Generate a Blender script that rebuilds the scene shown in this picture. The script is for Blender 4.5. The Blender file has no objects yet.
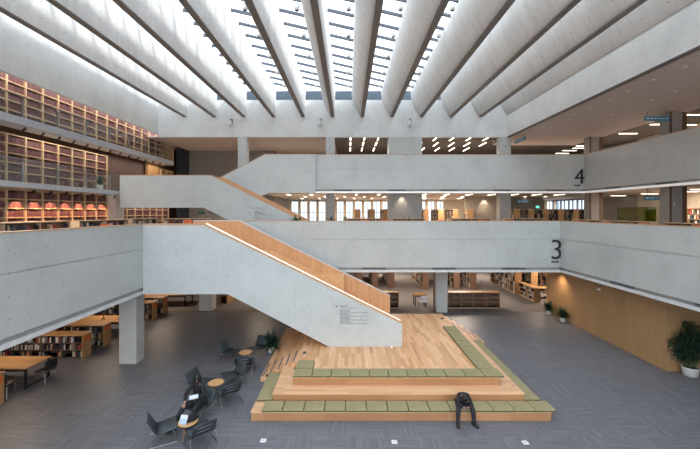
import bpy, math, random
from mathutils import Vector, Matrix
random.seed(7)
R = math.radians
S = bpy.context.scene
COL = S.collection
F = 350.0

# ------------------------------------------------------------------ materials
MATS = {}
def mat(name, col, rough=.6, metal=0.0, emit=None, estr=0.0, spec=.5):
    if name in MATS: return MATS[name]
    m = bpy.data.materials.new(name); m.use_nodes = True
    b = m.node_tree.nodes['Principled BSDF']
    b.inputs['Base Color'].default_value = (*col, 1)
    b.inputs['Roughness'].default_value = rough
    b.inputs['Metallic'].default_value = metal
    b.inputs['Specular IOR Level'].default_value = spec
    if emit:
        b.inputs['Emission Color'].default_value = (*emit, 1)
        b.inputs['Emission Strength'].default_value = estr
    # faint procedural variation on every plain material
    nt = m.node_tree
    if not emit:
        tc = nt.nodes.new('ShaderNodeTexCoord'); n = nt.nodes.new('ShaderNodeTexNoise'); n.inputs['Scale'].default_value = 6
        mx = nt.nodes.new('ShaderNodeMixRGB'); mx.blend_type = 'MULTIPLY'; mx.inputs['Fac'].default_value = .35
        mx.inputs['Color1'].default_value = (*col, 1)
        nt.links.new(tc.outputs['Object'], n.inputs['Vector']); nt.links.new(n.outputs['Fac'], mx.inputs['Color2'])
        g = nt.nodes.new('ShaderNodeGamma'); g.inputs['Gamma'].default_value = 1
        k = nt.nodes.new('ShaderNodeMixRGB'); k.blend_type = 'ADD'; k.inputs['Fac'].default_value = .17
        nt.links.new(mx.outputs[0], k.inputs['Color1']); k.inputs['Color2'].default_value = (*col, 1)
        nt.links.new(k.outputs[0], b.inputs['Base Color'])
    MATS[name] = m
    return m

def N(nt, t, **kw):
    n = nt.nodes.new(t)
    for k, v in kw.items():
        if k in n.inputs: n.inputs[k].default_value = v
        else: setattr(n, k, v)
    return n
def math_(nt, op, a, b=None, c=None):
    n = nt.nodes.new('ShaderNodeMath'); n.operation = op
    for i, v in enumerate((a, b, c)):
        if v is None: continue
        if isinstance(v, (int, float)): n.inputs[i].default_value = v
        else: nt.links.new(v, n.inputs[i])
    return n.outputs[0]
def ramp(nt, fac, stops):
    r = nt.nodes.new('ShaderNodeValToRGB')
    e = r.color_ramp.elements
    while len(e) < len(stops): e.new(.5)
    for i, (p, c) in enumerate(stops):
        e[i].position = p; e[i].color = (*c, 1)
    nt.links.new(fac, r.inputs[0]); return r
def newmat(name):
    m = bpy.data.materials.new(name); m.use_nodes = True
    MATS[name] = m
    return m, m.node_tree, m.node_tree.nodes['Principled BSDF']

def concrete(name, c, du=.52, dv=.545, dots=True, seed=0.0, board=False, rough=.62):
    m, nt, b = newmat(name)
    g = nt.nodes.new('ShaderNodeNewGeometry')
    sep = nt.nodes.new('ShaderNodeSeparateXYZ'); nt.links.new(g.outputs['Position'], sep.inputs[0])
    n1 = N(nt, 'ShaderNodeTexNoise', Scale=.55, Detail=6.0, Roughness=.65)
    n2 = N(nt, 'ShaderNodeTexNoise', Scale=7.0, Detail=5.0, Roughness=.7)
    mp = nt.nodes.new('ShaderNodeMapping'); mp.inputs['Location'].default_value = (seed, seed*.7, 0)
    nt.links.new(g.outputs['Position'], mp.inputs[0])
    nt.links.new(mp.outputs[0], n1.inputs['Vector']); nt.links.new(mp.outputs[0], n2.inputs['Vector'])
    s = math_(nt, 'ADD', math_(nt, 'MULTIPLY', n1.outputs['Fac'], .65), math_(nt, 'MULTIPLY', n2.outputs['Fac'], .35))
    d = tuple(v*.84 for v in c); l = tuple(min(1, v*1.1) for v in c)
    r = ramp(nt, s, [(.3, d), (.5, c), (.7, l)])
    out = r.outputs[0]
    if board:
        mpb = nt.nodes.new('ShaderNodeMapping'); mpb.inputs['Scale'].default_value = (.3, 3.2, .35)
        nt.links.new(g.outputs['Position'], mpb.inputs[0])
        nb = N(nt, 'ShaderNodeTexNoise', Scale=1.3, Detail=3.0); nt.links.new(mpb.outputs[0], nb.inputs['Vector'])
        rb = ramp(nt, nb.outputs['Fac'], [(.3, (.89,.875,.86)), (.7, (1, 1, 1))])
        mm = N(nt, 'ShaderNodeMixRGB', blend_type='MULTIPLY', Fac=1.0)
        nt.links.new(out, mm.inputs[1]); nt.links.new(rb.outputs[0], mm.inputs[2]); out = mm.outputs[0]
    if dots:
        u = math_(nt, 'ADD', sep.outputs[0], sep.outputs[1])
        fu = math_(nt, 'ABSOLUTE', math_(nt, 'SUBTRACT', math_(nt, 'FRACT', math_(nt, 'DIVIDE', u, du)), .5))
        fv = math_(nt, 'ABSOLUTE', math_(nt, 'SUBTRACT', math_(nt, 'FRACT', math_(nt, 'DIVIDE', sep.outputs[2], dv)), .5))
        rr = math_(nt, 'ADD', math_(nt, 'MULTIPLY', fu, fu), math_(nt, 'MULTIPLY', fv, fv))
        k = math_(nt, 'LESS_THAN', rr, .0016)
        mx = N(nt, 'ShaderNodeMixRGB', blend_type='MULTIPLY')
        nt.links.new(math_(nt, 'MULTIPLY', k, .55), mx.inputs[0]); nt.links.new(out, mx.inputs[1]); mx.inputs[2].default_value = (.3, .32, .35, 1)
        out = mx.outputs[0]
    nt.links.new(out, b.inputs['Base Color']); b.inputs['Roughness'].default_value = rough
    bp = N(nt, 'ShaderNodeBump', Strength=.12, Distance=.02); nt.links.new(n2.outputs['Fac'], bp.inputs['Height'])
    nt.links.new(bp.outputs[0], b.inputs['Normal'])
    return m
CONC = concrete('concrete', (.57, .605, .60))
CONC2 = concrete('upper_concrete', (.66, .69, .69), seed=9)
CONC3 = concrete('roof_wall_concrete', (.76, .78, .775), seed=12)  # same concrete made paler; the roof walls' extra brightness is put into the colour
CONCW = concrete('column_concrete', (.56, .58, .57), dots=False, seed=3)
COLD = concrete('shaded_column_concrete', (.36, .34, .32), dots=False, seed=4)  # column concrete with middle-level shade put into the colour; right columns share it
BEAMC = concrete('beam_concrete', (.74, .74, .73), du=1.1, dv=.6, seed=5, board=True)

def planks(name, cols, along='Y', w=.12, l=1.3, rough=.45, mortar=.004):
    m, nt, b = newmat(name)
    g = nt.nodes.new('ShaderNodeNewGeometry'); sep = nt.nodes.new('ShaderNodeSeparateXYZ')
    nt.links.new(g.outputs['Position'], sep.inputs[0])
    cmb = nt.nodes.new('ShaderNodeCombineXYZ')
    X, Y, Z = sep.outputs
    if along == 'Y': a, c = Y, X
    elif along == 'X': a, c = X, math_(nt, 'ADD', Y, Z)
    else: a, c = Z, math_(nt, 'ADD', X, Y)
    nt.links.new(a, cmb.inputs[0]); nt.links.new(c, cmb.inputs[1])
    br = nt.nodes.new('ShaderNodeTexBrick'); br.offset = .37; br.inputs['Scale'].default_value = 1
    br.inputs['Brick Width'].default_value = l; br.inputs['Row Height'].default_value = w
    br.inputs['Mortar Size'].default_value = mortar; br.inputs['Mortar Smooth'].default_value = .2
    br.inputs['Color1'].default_value = (0, 0, 0, 1); br.inputs['Color2'].default_value = (1, 1, 1, 1); br.inputs['Mortar'].default_value = (.3, .3, .3, 1)
    nt.links.new(cmb.outputs[0], br.inputs[0])
    r = ramp(nt, br.outputs['Color'], [(0, cols[0]), (.5, cols[1]), (1, cols[2])])
    mp = nt.nodes.new('ShaderNodeMapping'); mp.inputs['Scale'].default_value = (1.2, 30, 1); nt.links.new(cmb.outputs[0], mp.inputs[0])
    n = N(nt, 'ShaderNodeTexNoise', Scale=1.0, Detail=4.0); nt.links.new(mp.outputs[0], n.inputs['Vector'])
    rg = ramp(nt, n.outputs['Fac'], [(.3, (.84, .8, .76)), (.7, (1.0, 1.0, 1.0))])
    mx = N(nt, 'ShaderNodeMixRGB', blend_type='MULTIPLY', Fac=1.0); nt.links.new(r.outputs[0], mx.inputs[1]); nt.links.new(rg.outputs[0], mx.inputs[2])
    nt.links.new(mx.outputs[0], b.inputs['Base Color']); b.inputs['Roughness'].default_value = rough
    return m
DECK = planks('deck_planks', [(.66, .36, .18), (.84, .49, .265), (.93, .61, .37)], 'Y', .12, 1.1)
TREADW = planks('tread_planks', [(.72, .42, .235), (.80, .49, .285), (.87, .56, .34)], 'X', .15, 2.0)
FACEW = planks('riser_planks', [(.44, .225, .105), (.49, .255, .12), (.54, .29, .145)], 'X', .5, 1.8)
STAIRW = planks('stair_wood', [(.74, .42, .21), (.78, .455, .235), (.83, .49, .26)], 'Z', .14, 3.0, mortar=.006)
STAIRH = mat('stair_wood_plain', (.82, .49, .25), .4)
WALLW = planks('panel_wood', [(.44, .27, .13), (.47, .29, .145), (.50, .31, .155)], 'Z', .6, 1.45, mortar=.004)
SHELFW = mat('shelf_wood', (.62, .44, .28), .5)
SHELFE = mat('end_panel_wood', (.44, .25, .11), .5)
SHELFD = mat('dark_wood', (.15, .085, .055), .5)
TOPW = planks('top_wood', [(.46, .26, .11), (.52, .30, .13), (.56, .34, .16)], 'X', .3, 1.6)
CAPW = mat('cap_wood', (.62, .36, .19), .45)
WHITE = mat('white_paint', (.82, .83, .84), .5)
TRIMW = mat('trim_white', (.78, .80, .82), .5)
DARKG = mat('groove_dark', (.36, .36, .35), .7)
VENT = mat('vent_dark', (.15, .15, .15), .6)
BLACK = mat('black_matt', (.015, .015, .017), .5)
CHAN = mat('beam_channel', (.20, .18, .165), .6)
SOFF = mat('soffit_paint', (.60, .525, .495), .7)
SOFFG = mat('ceiling_grey', (.50, .44, .40), .8)
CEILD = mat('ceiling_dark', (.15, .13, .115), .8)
WALLG = mat('wall_taupe', (.25, .235, .225), .8)
WALLC = mat('wall_cream', (.62, .56, .48), .8)
NAVY = mat('wall_navy', (.022, .028, .045), .6)
MAROONW = mat('wall_maroon', (.10, .06, .055), .7)
CHROME = mat('chrome', (.34, .35, .37), .35, 1.0)
FRAMEG = mat('window_metal', (.22, .28, .36), .45, .3)
MULL = mat('mullion_dark', (.07, .085, .11), .5)
LEATHER = mat('charcoal_leather', (.036, .048, .056), .42)
OLIVE = mat('olive_fabric', (.315, .278, .15), .85)
OLIVED = mat('olive_fabric_dark', (.10, .11, .05), .85)
ORANGE = mat('orange_card', (.72, .16, .04), .5)
BLUE = mat('sign_blue', (.04, .30, .46), .5)
GREEN = mat('dark_green', (.01, .06, .045), .5)
TAB = mat('round_table_wood', (.72, .42, .19), .4)
MAGW = mat('fixture_white', (.75, .75, .74), .4)
LAMPW = mat('lamp_glow', (1, .9, .75), emit=(1, .86, .66), estr=5)
LED = mat('led_glow', (1, 1, 1), emit=(1, .97, .93), estr=.2)
LEDS = mat('stair_led_glow', (1, .97, .9), emit=(1, .9, .76), estr=1.1)
EXITG = mat('exit_glow', (.1, .8, .4), emit=(.08, .9, .4), estr=1.5)
POT = mat('pot_white', (.78, .78, .77), .35)
SOIL = mat('soil', (.05, .035, .025), .9)
LEAF = mat('leaf_green', (.035, .085, .035), .5)
LEAFD = mat('leaf_dark', (.018, .05, .028), .5)
SKIN = mat('skin', (.55, .33, .24), .5)
CLOTH = mat('black_cloth', (.012, .013, .016), .8)
CLOTH2 = mat('charcoal_trousers', (.018, .021, .027), .8)
HAIR = mat('black_hair', (.012, .010, .010), .6)
SHOE = mat('black_shoe', (.014, .014, .015), .5)
PAPER = mat('paper', (.75, .80, .86), .6)
BLUEP = mat('pale_blue_cover', (.42, .55, .75), .5)
NOSE = mat('nosing_metal', (.10, .11, .16), .5)

def books_mat(name, stops):
    m, nt, b = newmat(name)
    g = nt.nodes.new('ShaderNodeNewGeometry'); r = nt.nodes.new('ShaderNodeValToRGB')
    r.color_ramp.interpolation = 'CONSTANT'
    e = r.color_ramp.elements
    while len(e) < len(stops): e.new(.5)
    for i, c in enumerate(stops): e[i].position = i/len(stops); e[i].color = (*c, 1)
    nt.links.new(g.outputs['Random Per Island'], r.inputs[0]); nt.links.new(r.outputs[0], b.inputs['Base Color'])
    b.inputs['Roughness'].default_value = .6
    return m
MIXC = [(.6,.57,.52), (.03,.03,.035), (.5,.46,.40), (.04,.05,.07), (.30,.05,.04), (.66,.64,.6), (.05,.08,.13), (.02,.02,.02), (.42,.30,.2), (.09,.09,.09)]
BOOKMIX = books_mat('mixed_book_covers', MIXC)
BOOKMAR = books_mat('maroon_book_covers', [(.14,.058,.068), (.11,.045,.06), (.17,.075,.083), (.13,.065,.072), (.15,.062,.076)])
COVERS = [mat('cover_%s' % n, c, .6) for n, c in zip(('cream','black','tan','slate','red','white','navy','ink','brown','grey'), MIXC)]
MARC = [mat('maroon_cover_%s' % n, c, .6) for n, c in (('a',(.14,.058,.068)),('b',(.11,.045,.06)),('c',(.17,.075,.083)))]

def floor_mat():
    m, nt, b = newmat('basket_floor')
    g = nt.nodes.new('ShaderNodeNewGeometry')
    ck = nt.nodes.new('ShaderNodeTexChecker'); ck.inputs['Scale'].default_value = 1/.95
    ck.inputs['Color1'].default_value = (1,1,1,1); ck.inputs['Color2'].default_value = (0,0,0,1)
    mpo = nt.nodes.new('ShaderNodeMapping'); mpo.inputs['Location'].default_value = (0, 0, .3)
    nt.links.new(g.outputs['Position'], mpo.inputs[0]); nt.links.new(mpo.outputs[0], ck.inputs[0])
    outs = []
    for sc in ((.8, 11, 1), (11, .8, 1)):
        mp = nt.nodes.new('ShaderNodeMapping'); mp.inputs['Scale'].default_value = sc; nt.links.new(g.outputs['Position'], mp.inputs[0])
        n = N(nt, 'ShaderNodeTexNoise', Scale=1.0, Detail=5.0, Roughness=.6); nt.links.new(mp.outputs[0], n.inputs['Vector']); outs.append(n.outputs['Fac'])
    mx = nt.nodes.new('ShaderNodeMixRGB'); nt.links.new(ck.outputs['Color'], mx.inputs[0])
    nt.links.new(outs[0], mx.inputs[1]); nt.links.new(outs[1], mx.inputs[2])
    cr = ramp(nt, mx.outputs[0], [(.30, (.120, .124, .142)), (.5, (.153, .157, .178)), (.72, (.205, .210, .232))])
    sep = nt.nodes.new('ShaderNodeSeparateXYZ'); nt.links.new(g.outputs['Position'], sep.inputs[0])
    js = []
    for o, p in ((0, .95), (1, .95)):
        f = math_(nt, 'FRACT', math_(nt, 'DIVIDE', sep.outputs[o], p))
        js.append(math_(nt, 'LESS_THAN', f, .02))
    # each module has three strips
    j = math_(nt, 'MAXIMUM', js[0], js[1])
    mm = N(nt, 'ShaderNodeMixRGB', blend_type='MIX'); nt.links.new(math_(nt, 'MULTIPLY', j, .22), mm.inputs[0])
    nt.links.new(cr.outputs[0], mm.inputs[1]); mm.inputs[2].default_value = (.27, .29, .33, 1)
    nt.links.new(mm.outputs[0], b.inputs['Base Color']); b.inputs['Roughness'].default_value = .42
    b.inputs['Specular IOR Level'].default_value = .35
    return m
FLOORM = floor_mat()
CARPET = mat('carpet', (.17, .155, .15), .95)
FLOORU = mat('upper_floor', (.42, .36, .31), .7)

def glass(name, tint, gl=.06, tr=1.0):
    m = bpy.data.materials.new(name); m.use_nodes = True; nt = m.node_tree
    nt.nodes.remove(nt.nodes['Principled BSDF'])
    t = N(nt, 'ShaderNodeBsdfTransparent', Color=(*tint, 1)); g = N(nt, 'ShaderNodeBsdfGlossy', Roughness=.03, Color=(1,1,1,1))
    mx = N(nt, 'ShaderNodeMixShader', Fac=gl); nt.links.new(t.outputs[0], mx.inputs[1]); nt.links.new(g.outputs[0], mx.inputs[2])
    nt.links.new(mx.outputs[0], nt.nodes['Material Output'].inputs[0]); MATS[name] = m
    return m
SKYG = glass('skylight_glass', (.74, .78, .82), .03)
WING = glass('window_glass', (.9, .93, .95), .03)
RAILG = glass('rail_glass', (.93, .97, .97), .05)
OLIVEG = glass('olive_glass', (.50, .56, .24), .08)

# ------------------------------------------------------------------ mesh builder
class MB:
    def __init__(s): s.v = []; s.f = []; s.mi = []; s.cur = 0
    def add(s, vs, fs):
        o = len(s.v); s.v += [tuple(p) for p in vs]
        for f in fs: s.f.append(tuple(i+o for i in f)); s.mi.append(s.cur)
        return s
    def box(s, x0, x1, y0, y1, z0, z1):
        return s.add([(x0,y0,z0),(x1,y0,z0),(x1,y1,z0),(x0,y1,z0),(x0,y0,z1),(x1,y0,z1),(x1,y1,z1),(x0,y1,z1)],
                     [(0,3,2,1),(4,5,6,7),(0,1,5,4),(1,2,6,5),(2,3,7,6),(3,0,4,7)])
    def bevbox(s, x0, x1, y0, y1, z0, z1, r):
        # soft-edged box: stacked rounded rings
        def ring(i, z):
            x0_, x1_, y0_, y1_ = x0+i, x1-i, y0+i, y1-i; c = r*.8
            return [(x0_+c,y0_,z),(x1_-c,y0_,z),(x1_,y0_+c,z),(x1_,y1_-c,z),(x1_-c,y1_,z),(x0_+c,y1_,z),(x0_,y1_-c,z),(x0_,y0_+c,z)]
        rs = [ring(r, z0), ring(r*.3, z0+r*.3), ring(0, z0+r), ring(0, z1-r), ring(r*.3, z1-r*.3), ring(r, z1)]
        return s.loft(rs)
    def loft(s, rings, caps=True, closed=True):
        n = len(rings[0]); vs = [p for r in rings for p in r]; fs = []
        for i in range(len(rings)-1):
            for k in range(n if closed else n-1):
                a = i*n+k; b = i*n+(k+1) % n; fs.append((a, b, b+n, a+n))
        if caps and closed: fs.append(tuple(reversed(range(n)))); fs.append(tuple(range((len(rings)-1)*n, len(rings)*n)))
        return s.add(vs, fs)
    def prism(s, pts, axis, a, b):
        # pts 2-D polygon; axis 'Y' -> pts are (x,z); 'X' -> (y,z); 'Z' -> (x,y)
        def mk(p, t): return {'Y': (p[0], t, p[1]), 'X': (t, p[0], p[1]), 'Z': (p[0], p[1], t)}[axis]
        n = len(pts); vs = [mk(p, a) for p in pts]+[mk(p, b) for p in pts]
        fs = [(k, (k+1) % n, n+(k+1) % n, n+k) for k in range(n)]+[tuple(reversed(range(n))), tuple(range(n, 2*n))]
        return s.add(vs, fs)
    def lathe(s, prof, c=(0,0), n=24):
        return s.loft([[(c[0]+r*math.cos(2*math.pi*k/n), c[1]+r*math.sin(2*math.pi*k/n), z) for k in range(n)] for r, z in prof])
    def tube(s, pts, r, n=8, taper=None):
        pts = [Vector(p) for p in pts]; rings = []; up = Vector((0,0,1))
        for i, p in enumerate(pts):
            d = (pts[min(i+1, len(pts)-1)]-pts[max(i-1, 0)]).normalized()
            a = d.cross(up)
            if a.length < .05: a = d.cross(Vector((1,0,0)))
            a.normalize(); b = d.cross(a); rr = r if taper is None else taper[i]
            rings.append([tuple(p+a*rr*math.cos(2*math.pi*k/n)+b*rr*math.sin(2*math.pi*k/n)) for k in range(n)])
        return s.loft(rings)
    def obox(s, c, ax, ay, az):
        # oriented box: centre c, half axes
        c, ax, ay, az = map(Vector, (c, ax, ay, az))
        vs = [c+ax*i+ay*j+az*k for k in (-1, 1) for i, j in ((-1,-1),(1,-1),(1,1),(-1,1))]
        return s.add(vs, [(0,3,2,1),(4,5,6,7),(0,1,5,4),(1,2,6,5),(2,3,7,6),(3,0,4,7)])
    def build(s, name, m, parent=None, smooth=False):
        me = bpy.data.meshes.new(name); me.from_pydata(s.v, [], s.f)
        ms = m if isinstance(m, (list, tuple)) else [m]
        for q in ms: me.materials.append(q)
        if len(ms) > 1: me.polygons.foreach_set('material_index', s.mi)
        import bmesh
        bm = bmesh.new(); bm.from_mesh(me); bmesh.ops.recalc_face_normals(bm, faces=bm.faces); bm.to_mesh(me); bm.free()
        if smooth:
            for p in me.polygons: p.use_smooth = True
        me.update()
        o = bpy.data.objects.new(name, me); COL.objects.link(o)
        if parent: o.parent = parent
        return o
def box(*a): return MB().box(*a)
def tag(o, label, cat, group=None, kind=None):
    o['label'] = label; o['category'] = cat
    if group: o['group'] = group
    if kind: o['kind'] = kind
    return o
def thing(name, label, cat, loc=(0,0,0), rz=0, group=None):
    o = bpy.data.objects.new(name, None); COL.objects.link(o); o.location = loc; o.rotation_euler = (0,0,rz)
    o.empty_display_size = .1
    return tag(o, label, cat, group)
KIDS = {}
def dup(root, loc, rz=None, label=None, group=None):
    r = root.copy(); COL.objects.link(r); r.location = loc
    if rz is not None: r.rotation_euler = (0,0,rz)
    if label: r['label'] = label
    if group: r['group'] = group
    for ch in list(root.children):
        c = ch.copy(); COL.objects.link(c); c.parent = r
        for g in list(ch.children):
            d = g.copy(); COL.objects.link(d); d.parent = c
    return r
def struct(name, mb, m, label, parent=None, cat=None, smooth=False):
    o = mb.build(name, m, parent, smooth)
    if parent is None: o['kind'] = 'structure'; o['label'] = label; o['category'] = cat or name.split('_')[0]
    return o
ORD = ['first','second','third','fourth','fifth','sixth','seventh','eighth','ninth','tenth','eleventh','twelfth','thirteenth','fourteenth','fifteenth','sixteenth','seventeenth','eighteenth']

# ------------------------------------------------------------------ levels
Z3B, Z3F, Z3T = 2.86, 4.55, 5.63     # underside, floor, parapet top of the middle gallery
Z4B, Z4F, Z4T = 7.44, 9.10, 10.18
ZR = 11.54                            # underside of the roof walls
ZB = 13.03                            # underside of roof beams
YN, YF = -6.0, 40.0

struct('floor', box(-17, 24, YN, 21.3, -.2, 0), FLOORM, 'grey blue basket-weave tiled hall floor')
struct('floor', box(-17, 24, 21.3, YF, -.2, 0), CARPET, 'plain grey carpet floor of the reading area behind the hall')

def parapet(name, label, axis, face, a, b, side, zb, zt, led):
    """axis: direction it runs; face: coordinate of the visible face; side +1/-1: outward body direction."""
    t = .2*side
    def bx(m, f0, f1, z0, z1, a_=a, b_=b):
        lo, hi = min(f0, f1), max(f0, f1)
        return m.box(a_, b_, lo, hi, z0, z1) if axis == 'X' else m.box(lo, hi, a_, b_, z0, z1)
    seam = zt-.99
    m = MB(); bx(m, face, face+t, zb+.26, seam-.018); bx(m, face+.03*side, face+t, seam-.018, seam+.018); bx(m, face, face+t, seam+.018, zt-.03)
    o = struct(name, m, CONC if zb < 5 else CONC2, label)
    g = MB(); bx(g, face+.07*side, face+t, zb+.12, zb+.26)
    struct('shadow_groove', g, DARKG, '', o)
    v = MB(); x = a+1.3
    while x < b-1.4:
        bx(v, face+.05*side, face+.08*side, zb+.14, zb+.24, x, x+1.25); x += 3.75
    if label.find('left') < 0: struct('air_vent', v, VENT, '', o)
    w = MB(); bx(w, face-.0*side, face+t, zb, zb+.12); struct('edge_trim', w, LED if led else TRIMW, '', o)
    c = MB(); bx(c, face-.012*side, face+t+.02*side, zt-.03, zt); struct('wooden_cap', c, CAPW, '', o)
    return o
YS0, YS1 = 13.79, 18.25
parapet('wall_left', 'pale concrete gallery wall running along the left of the hall', 'Y', -8.08, YN, YS0+.0, -1, Z3B, Z3T, False)
parapet('wall_back', 'long pale concrete gallery wall across the back, middle level', 'X', 18.8, -8.0, 11.4, 1, Z3B, Z3T, False)
parapet('wall_right', 'pale concrete gallery wall on the right, middle level', 'Y', 11.4, YN, 19.0, 1, Z3B, Z3T, False)
parapet('wall_back', 'pale concrete gallery wall across the back, upper level', 'X', 24.76, -2.26, 16.7, 1, Z4B, Z4T, True)
parapet('wall_right', 'pale concrete gallery wall on the right, upper level', 'Y', 16.7, YN, 24.96, 1, Z4B, Z4T, True)

# slabs
def slab(label, x0, x1, y0, y1, z0, z1, cm=SOFFG):
    struct('floor', box(x0, x1, y0, y1, z0+.06, z1), FLOORU, label)
    struct('ceiling', box(x0, x1, y0, y1, z0, z0+.055), cm, 'ceiling under the '+label)
slab('left middle gallery floor', -15.4, -8.28, YN, 19.0, Z3B+.04, Z3F)
slab('back middle gallery floor', -15.4, 24, 19.0, YF, Z3B+.04, Z3F)
slab('right middle gallery floor', 11.6, 24, YN, 19.0, Z3B+.04, Z3F, SOFF)
slab('back upper gallery floor', -6.6, 24, 24.96, YF, Z4B+.04, Z4F)
slab('right upper gallery floor', 16.9, 24, YN, 24.96, Z4B+.04, Z4F, SOFF)
# ceilings over the upper galleries
struct('ceiling', box(11.8, 18.4, YN, 28.5, ZR, ZR+.1), SOFF, 'pinkish grey soffit over the right upper gallery')
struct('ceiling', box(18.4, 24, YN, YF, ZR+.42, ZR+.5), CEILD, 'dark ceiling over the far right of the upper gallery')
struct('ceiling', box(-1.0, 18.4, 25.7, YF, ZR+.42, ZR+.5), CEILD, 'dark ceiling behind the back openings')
struct('ceiling', box(-15.4, -1.0, 25.7, YF, ZR+.05, ZR+.15), SOFF, 'pinkish ceiling behind the left back openings')
# roof walls
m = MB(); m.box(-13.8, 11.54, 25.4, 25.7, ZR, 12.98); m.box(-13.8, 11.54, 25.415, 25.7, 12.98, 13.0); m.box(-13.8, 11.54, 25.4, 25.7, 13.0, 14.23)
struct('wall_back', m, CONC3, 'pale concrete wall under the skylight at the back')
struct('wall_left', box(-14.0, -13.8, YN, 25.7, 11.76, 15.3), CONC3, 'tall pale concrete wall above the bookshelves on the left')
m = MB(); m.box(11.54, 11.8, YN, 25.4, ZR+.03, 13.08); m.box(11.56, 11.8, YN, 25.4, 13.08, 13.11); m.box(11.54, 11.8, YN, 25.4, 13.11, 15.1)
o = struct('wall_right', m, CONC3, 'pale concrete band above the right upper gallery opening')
struct('edge_trim', box(11.53, 11.82, YN, 25.4, ZR-.0, ZR+.03), CHAN, '', o)
struct('wall_outer', box(-15, 13, 26.02, 26.2, 13.9, 15.1), mat('outer_blue', (.06, .085, .115), .5), 'blue grey parapet outside the skylight')
# boundary walls
struct('wall_left', box(-15.6, -15.4, YN, 31.5, 0, 12.6), SHELFD, 'dark wall behind the bookshelves')
struct('ceiling', box(-15.4, -14.0, YN, 31.5, 12.6, 12.7), SOFFG, 'ceiling above the wall bookshelves')
struct('wall_left', box(-14.5, -14.3, 29.6, 31.5, 4.55, ZR+.05), NAVY, 'dark navy side wall at the end of the bookshelves')
struct('wall_back', box(-15.4, -6.7, 31.5, 31.7, 0, ZR+.05), WALLG, 'taupe wall behind the left back opening')
struct('wall_back', box(-6.9, -6.7, 31.7, YF, 0, ZR+.05), WALLG, 'taupe return wall')
m = MB(); m.box(23.4, 23.6, 28.3, 34.4, Z3F, 12.1); m.box(23.4, 23.6, 34.4, YF, Z3F, 5.3); m.box(23.4, 23.6, 34.4, YF, 7.3, 12.1)
struct('wall_right', m, WALLG, 'taupe wall at the right of the galleries')
for i in range(4):
    w = struct('window_%d' % (60+i), box(23.5, 23.52, 34.4+1.4*i+.1, 34.4+1.4*(i+1), 5.3, 7.3), WING, 'tall window on the right side of the middle gallery')
    fr = MB()
    for a in (0, .7, 1.3): fr.box(23.42, 23.54, 34.4+1.4*i+a, 34.4+1.4*i+a+.1, 5.3, 7.3)
    fr.build('window_frame', FRAMEG, w)
struct('wall_right', box(23.4, 23.6, YN, 28.3, Z3F, 12.1), WALLC, 'cream wall at the right of the galleries')
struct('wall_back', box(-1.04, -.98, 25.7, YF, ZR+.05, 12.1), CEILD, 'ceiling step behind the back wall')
struct('wall_right', box(18.4, 18.46, YN, 28.5, ZR, 12.0), SOFF, 'edge of the pinkish soffit')
struct('wall_back', box(11.8, 18.46, 28.5, 28.56, ZR, 12.1), SOFF, 'far edge of the pinkish soffit')
struct('wall_right', box(23.8, 24, YN, YF, 0, Z3B), WALLG, 'far right ground floor wall')
struct('wall_left', box(-16.2, -16, YN, YF, -.05, 0.01), WALLG, 'skirting far left')
struct('wall_back', box(-15.4, 24, YF, YF+.2, 0, Z3F), WALLG, 'far back ground floor wall')
struct('wall_back', box(-6.7, 24, YF, YF+.2, Z4F, ZR+.5), WALLG, 'far back upper wall')
# middle level far wall with windows
wx = [(-6.7+1.04*k) for k in range(12)]
m = MB(); m.box(-6.7, 24, YF, YF+.2, Z3F, 4.9); m.box(-6.7, 24, YF, YF+.2, 7.28, Z4B+.1)
m.box(12.6, 20.4, YF, YF+.2, 4.9, 7.28) if False else None
m.box(13.3, 22.8, YF-.02, YF+.2, 4.9, 5.4)
struct('wall_back', m, WALLC, 'cream spandrels around the far windows')
PIERM = mat('curtain_warm', (.75, .60, .42), .8)
n = 0
pp = []
x = -6.7
while x < 24:
    n += 1
    if not (10.9 < x < 13.2):
        mm_ = MB(); mm_.box(x+.2, x+1.04, YF+.08, YF+.1, 4.9, 7.28)
        w = struct('window_%d' % (20+n), mm_, WING, 'far tall window')
        fr = MB()
        for a in (.2, .60, .98): fr.box(x+a, x+a+.05, YF+.02, YF+.12, 4.9, 7.28)
        fr.box(x+.2, x+1.04, YF+.02, YF+.12, 6.0, 6.05); fr.box(x+.2, x+1.04, YF+.02, YF+.12, 5.4, 5.44)
        fr.build('window_frame', FRAMEG, w)
        struct('pier_trim', box(x-.02, x+.2, YF-.25, YF+.2, 4.9, 7.28), PIERM, '', w)
    x += 1.04
struct('wall_back', box(10.9, 13.9, YF, YF+.2, 4.9, 7.28), WALLC, 'cream wall between the far windows')
# mid-depth taupe partition walls on the middle level
struct('wall_back', box(9.95, 12.8, 29.8, 30.0, Z3F, Z4B), mat('wall_warm_taupe', (.40,.35,.30), .8), 'taupe partition with a wall-washer glow')
struct('wall_back', box(13.4, 17.2, 30.6, 30.8, Z3F, Z4B), WALLG, 'taupe partition behind the right bookcases')
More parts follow.
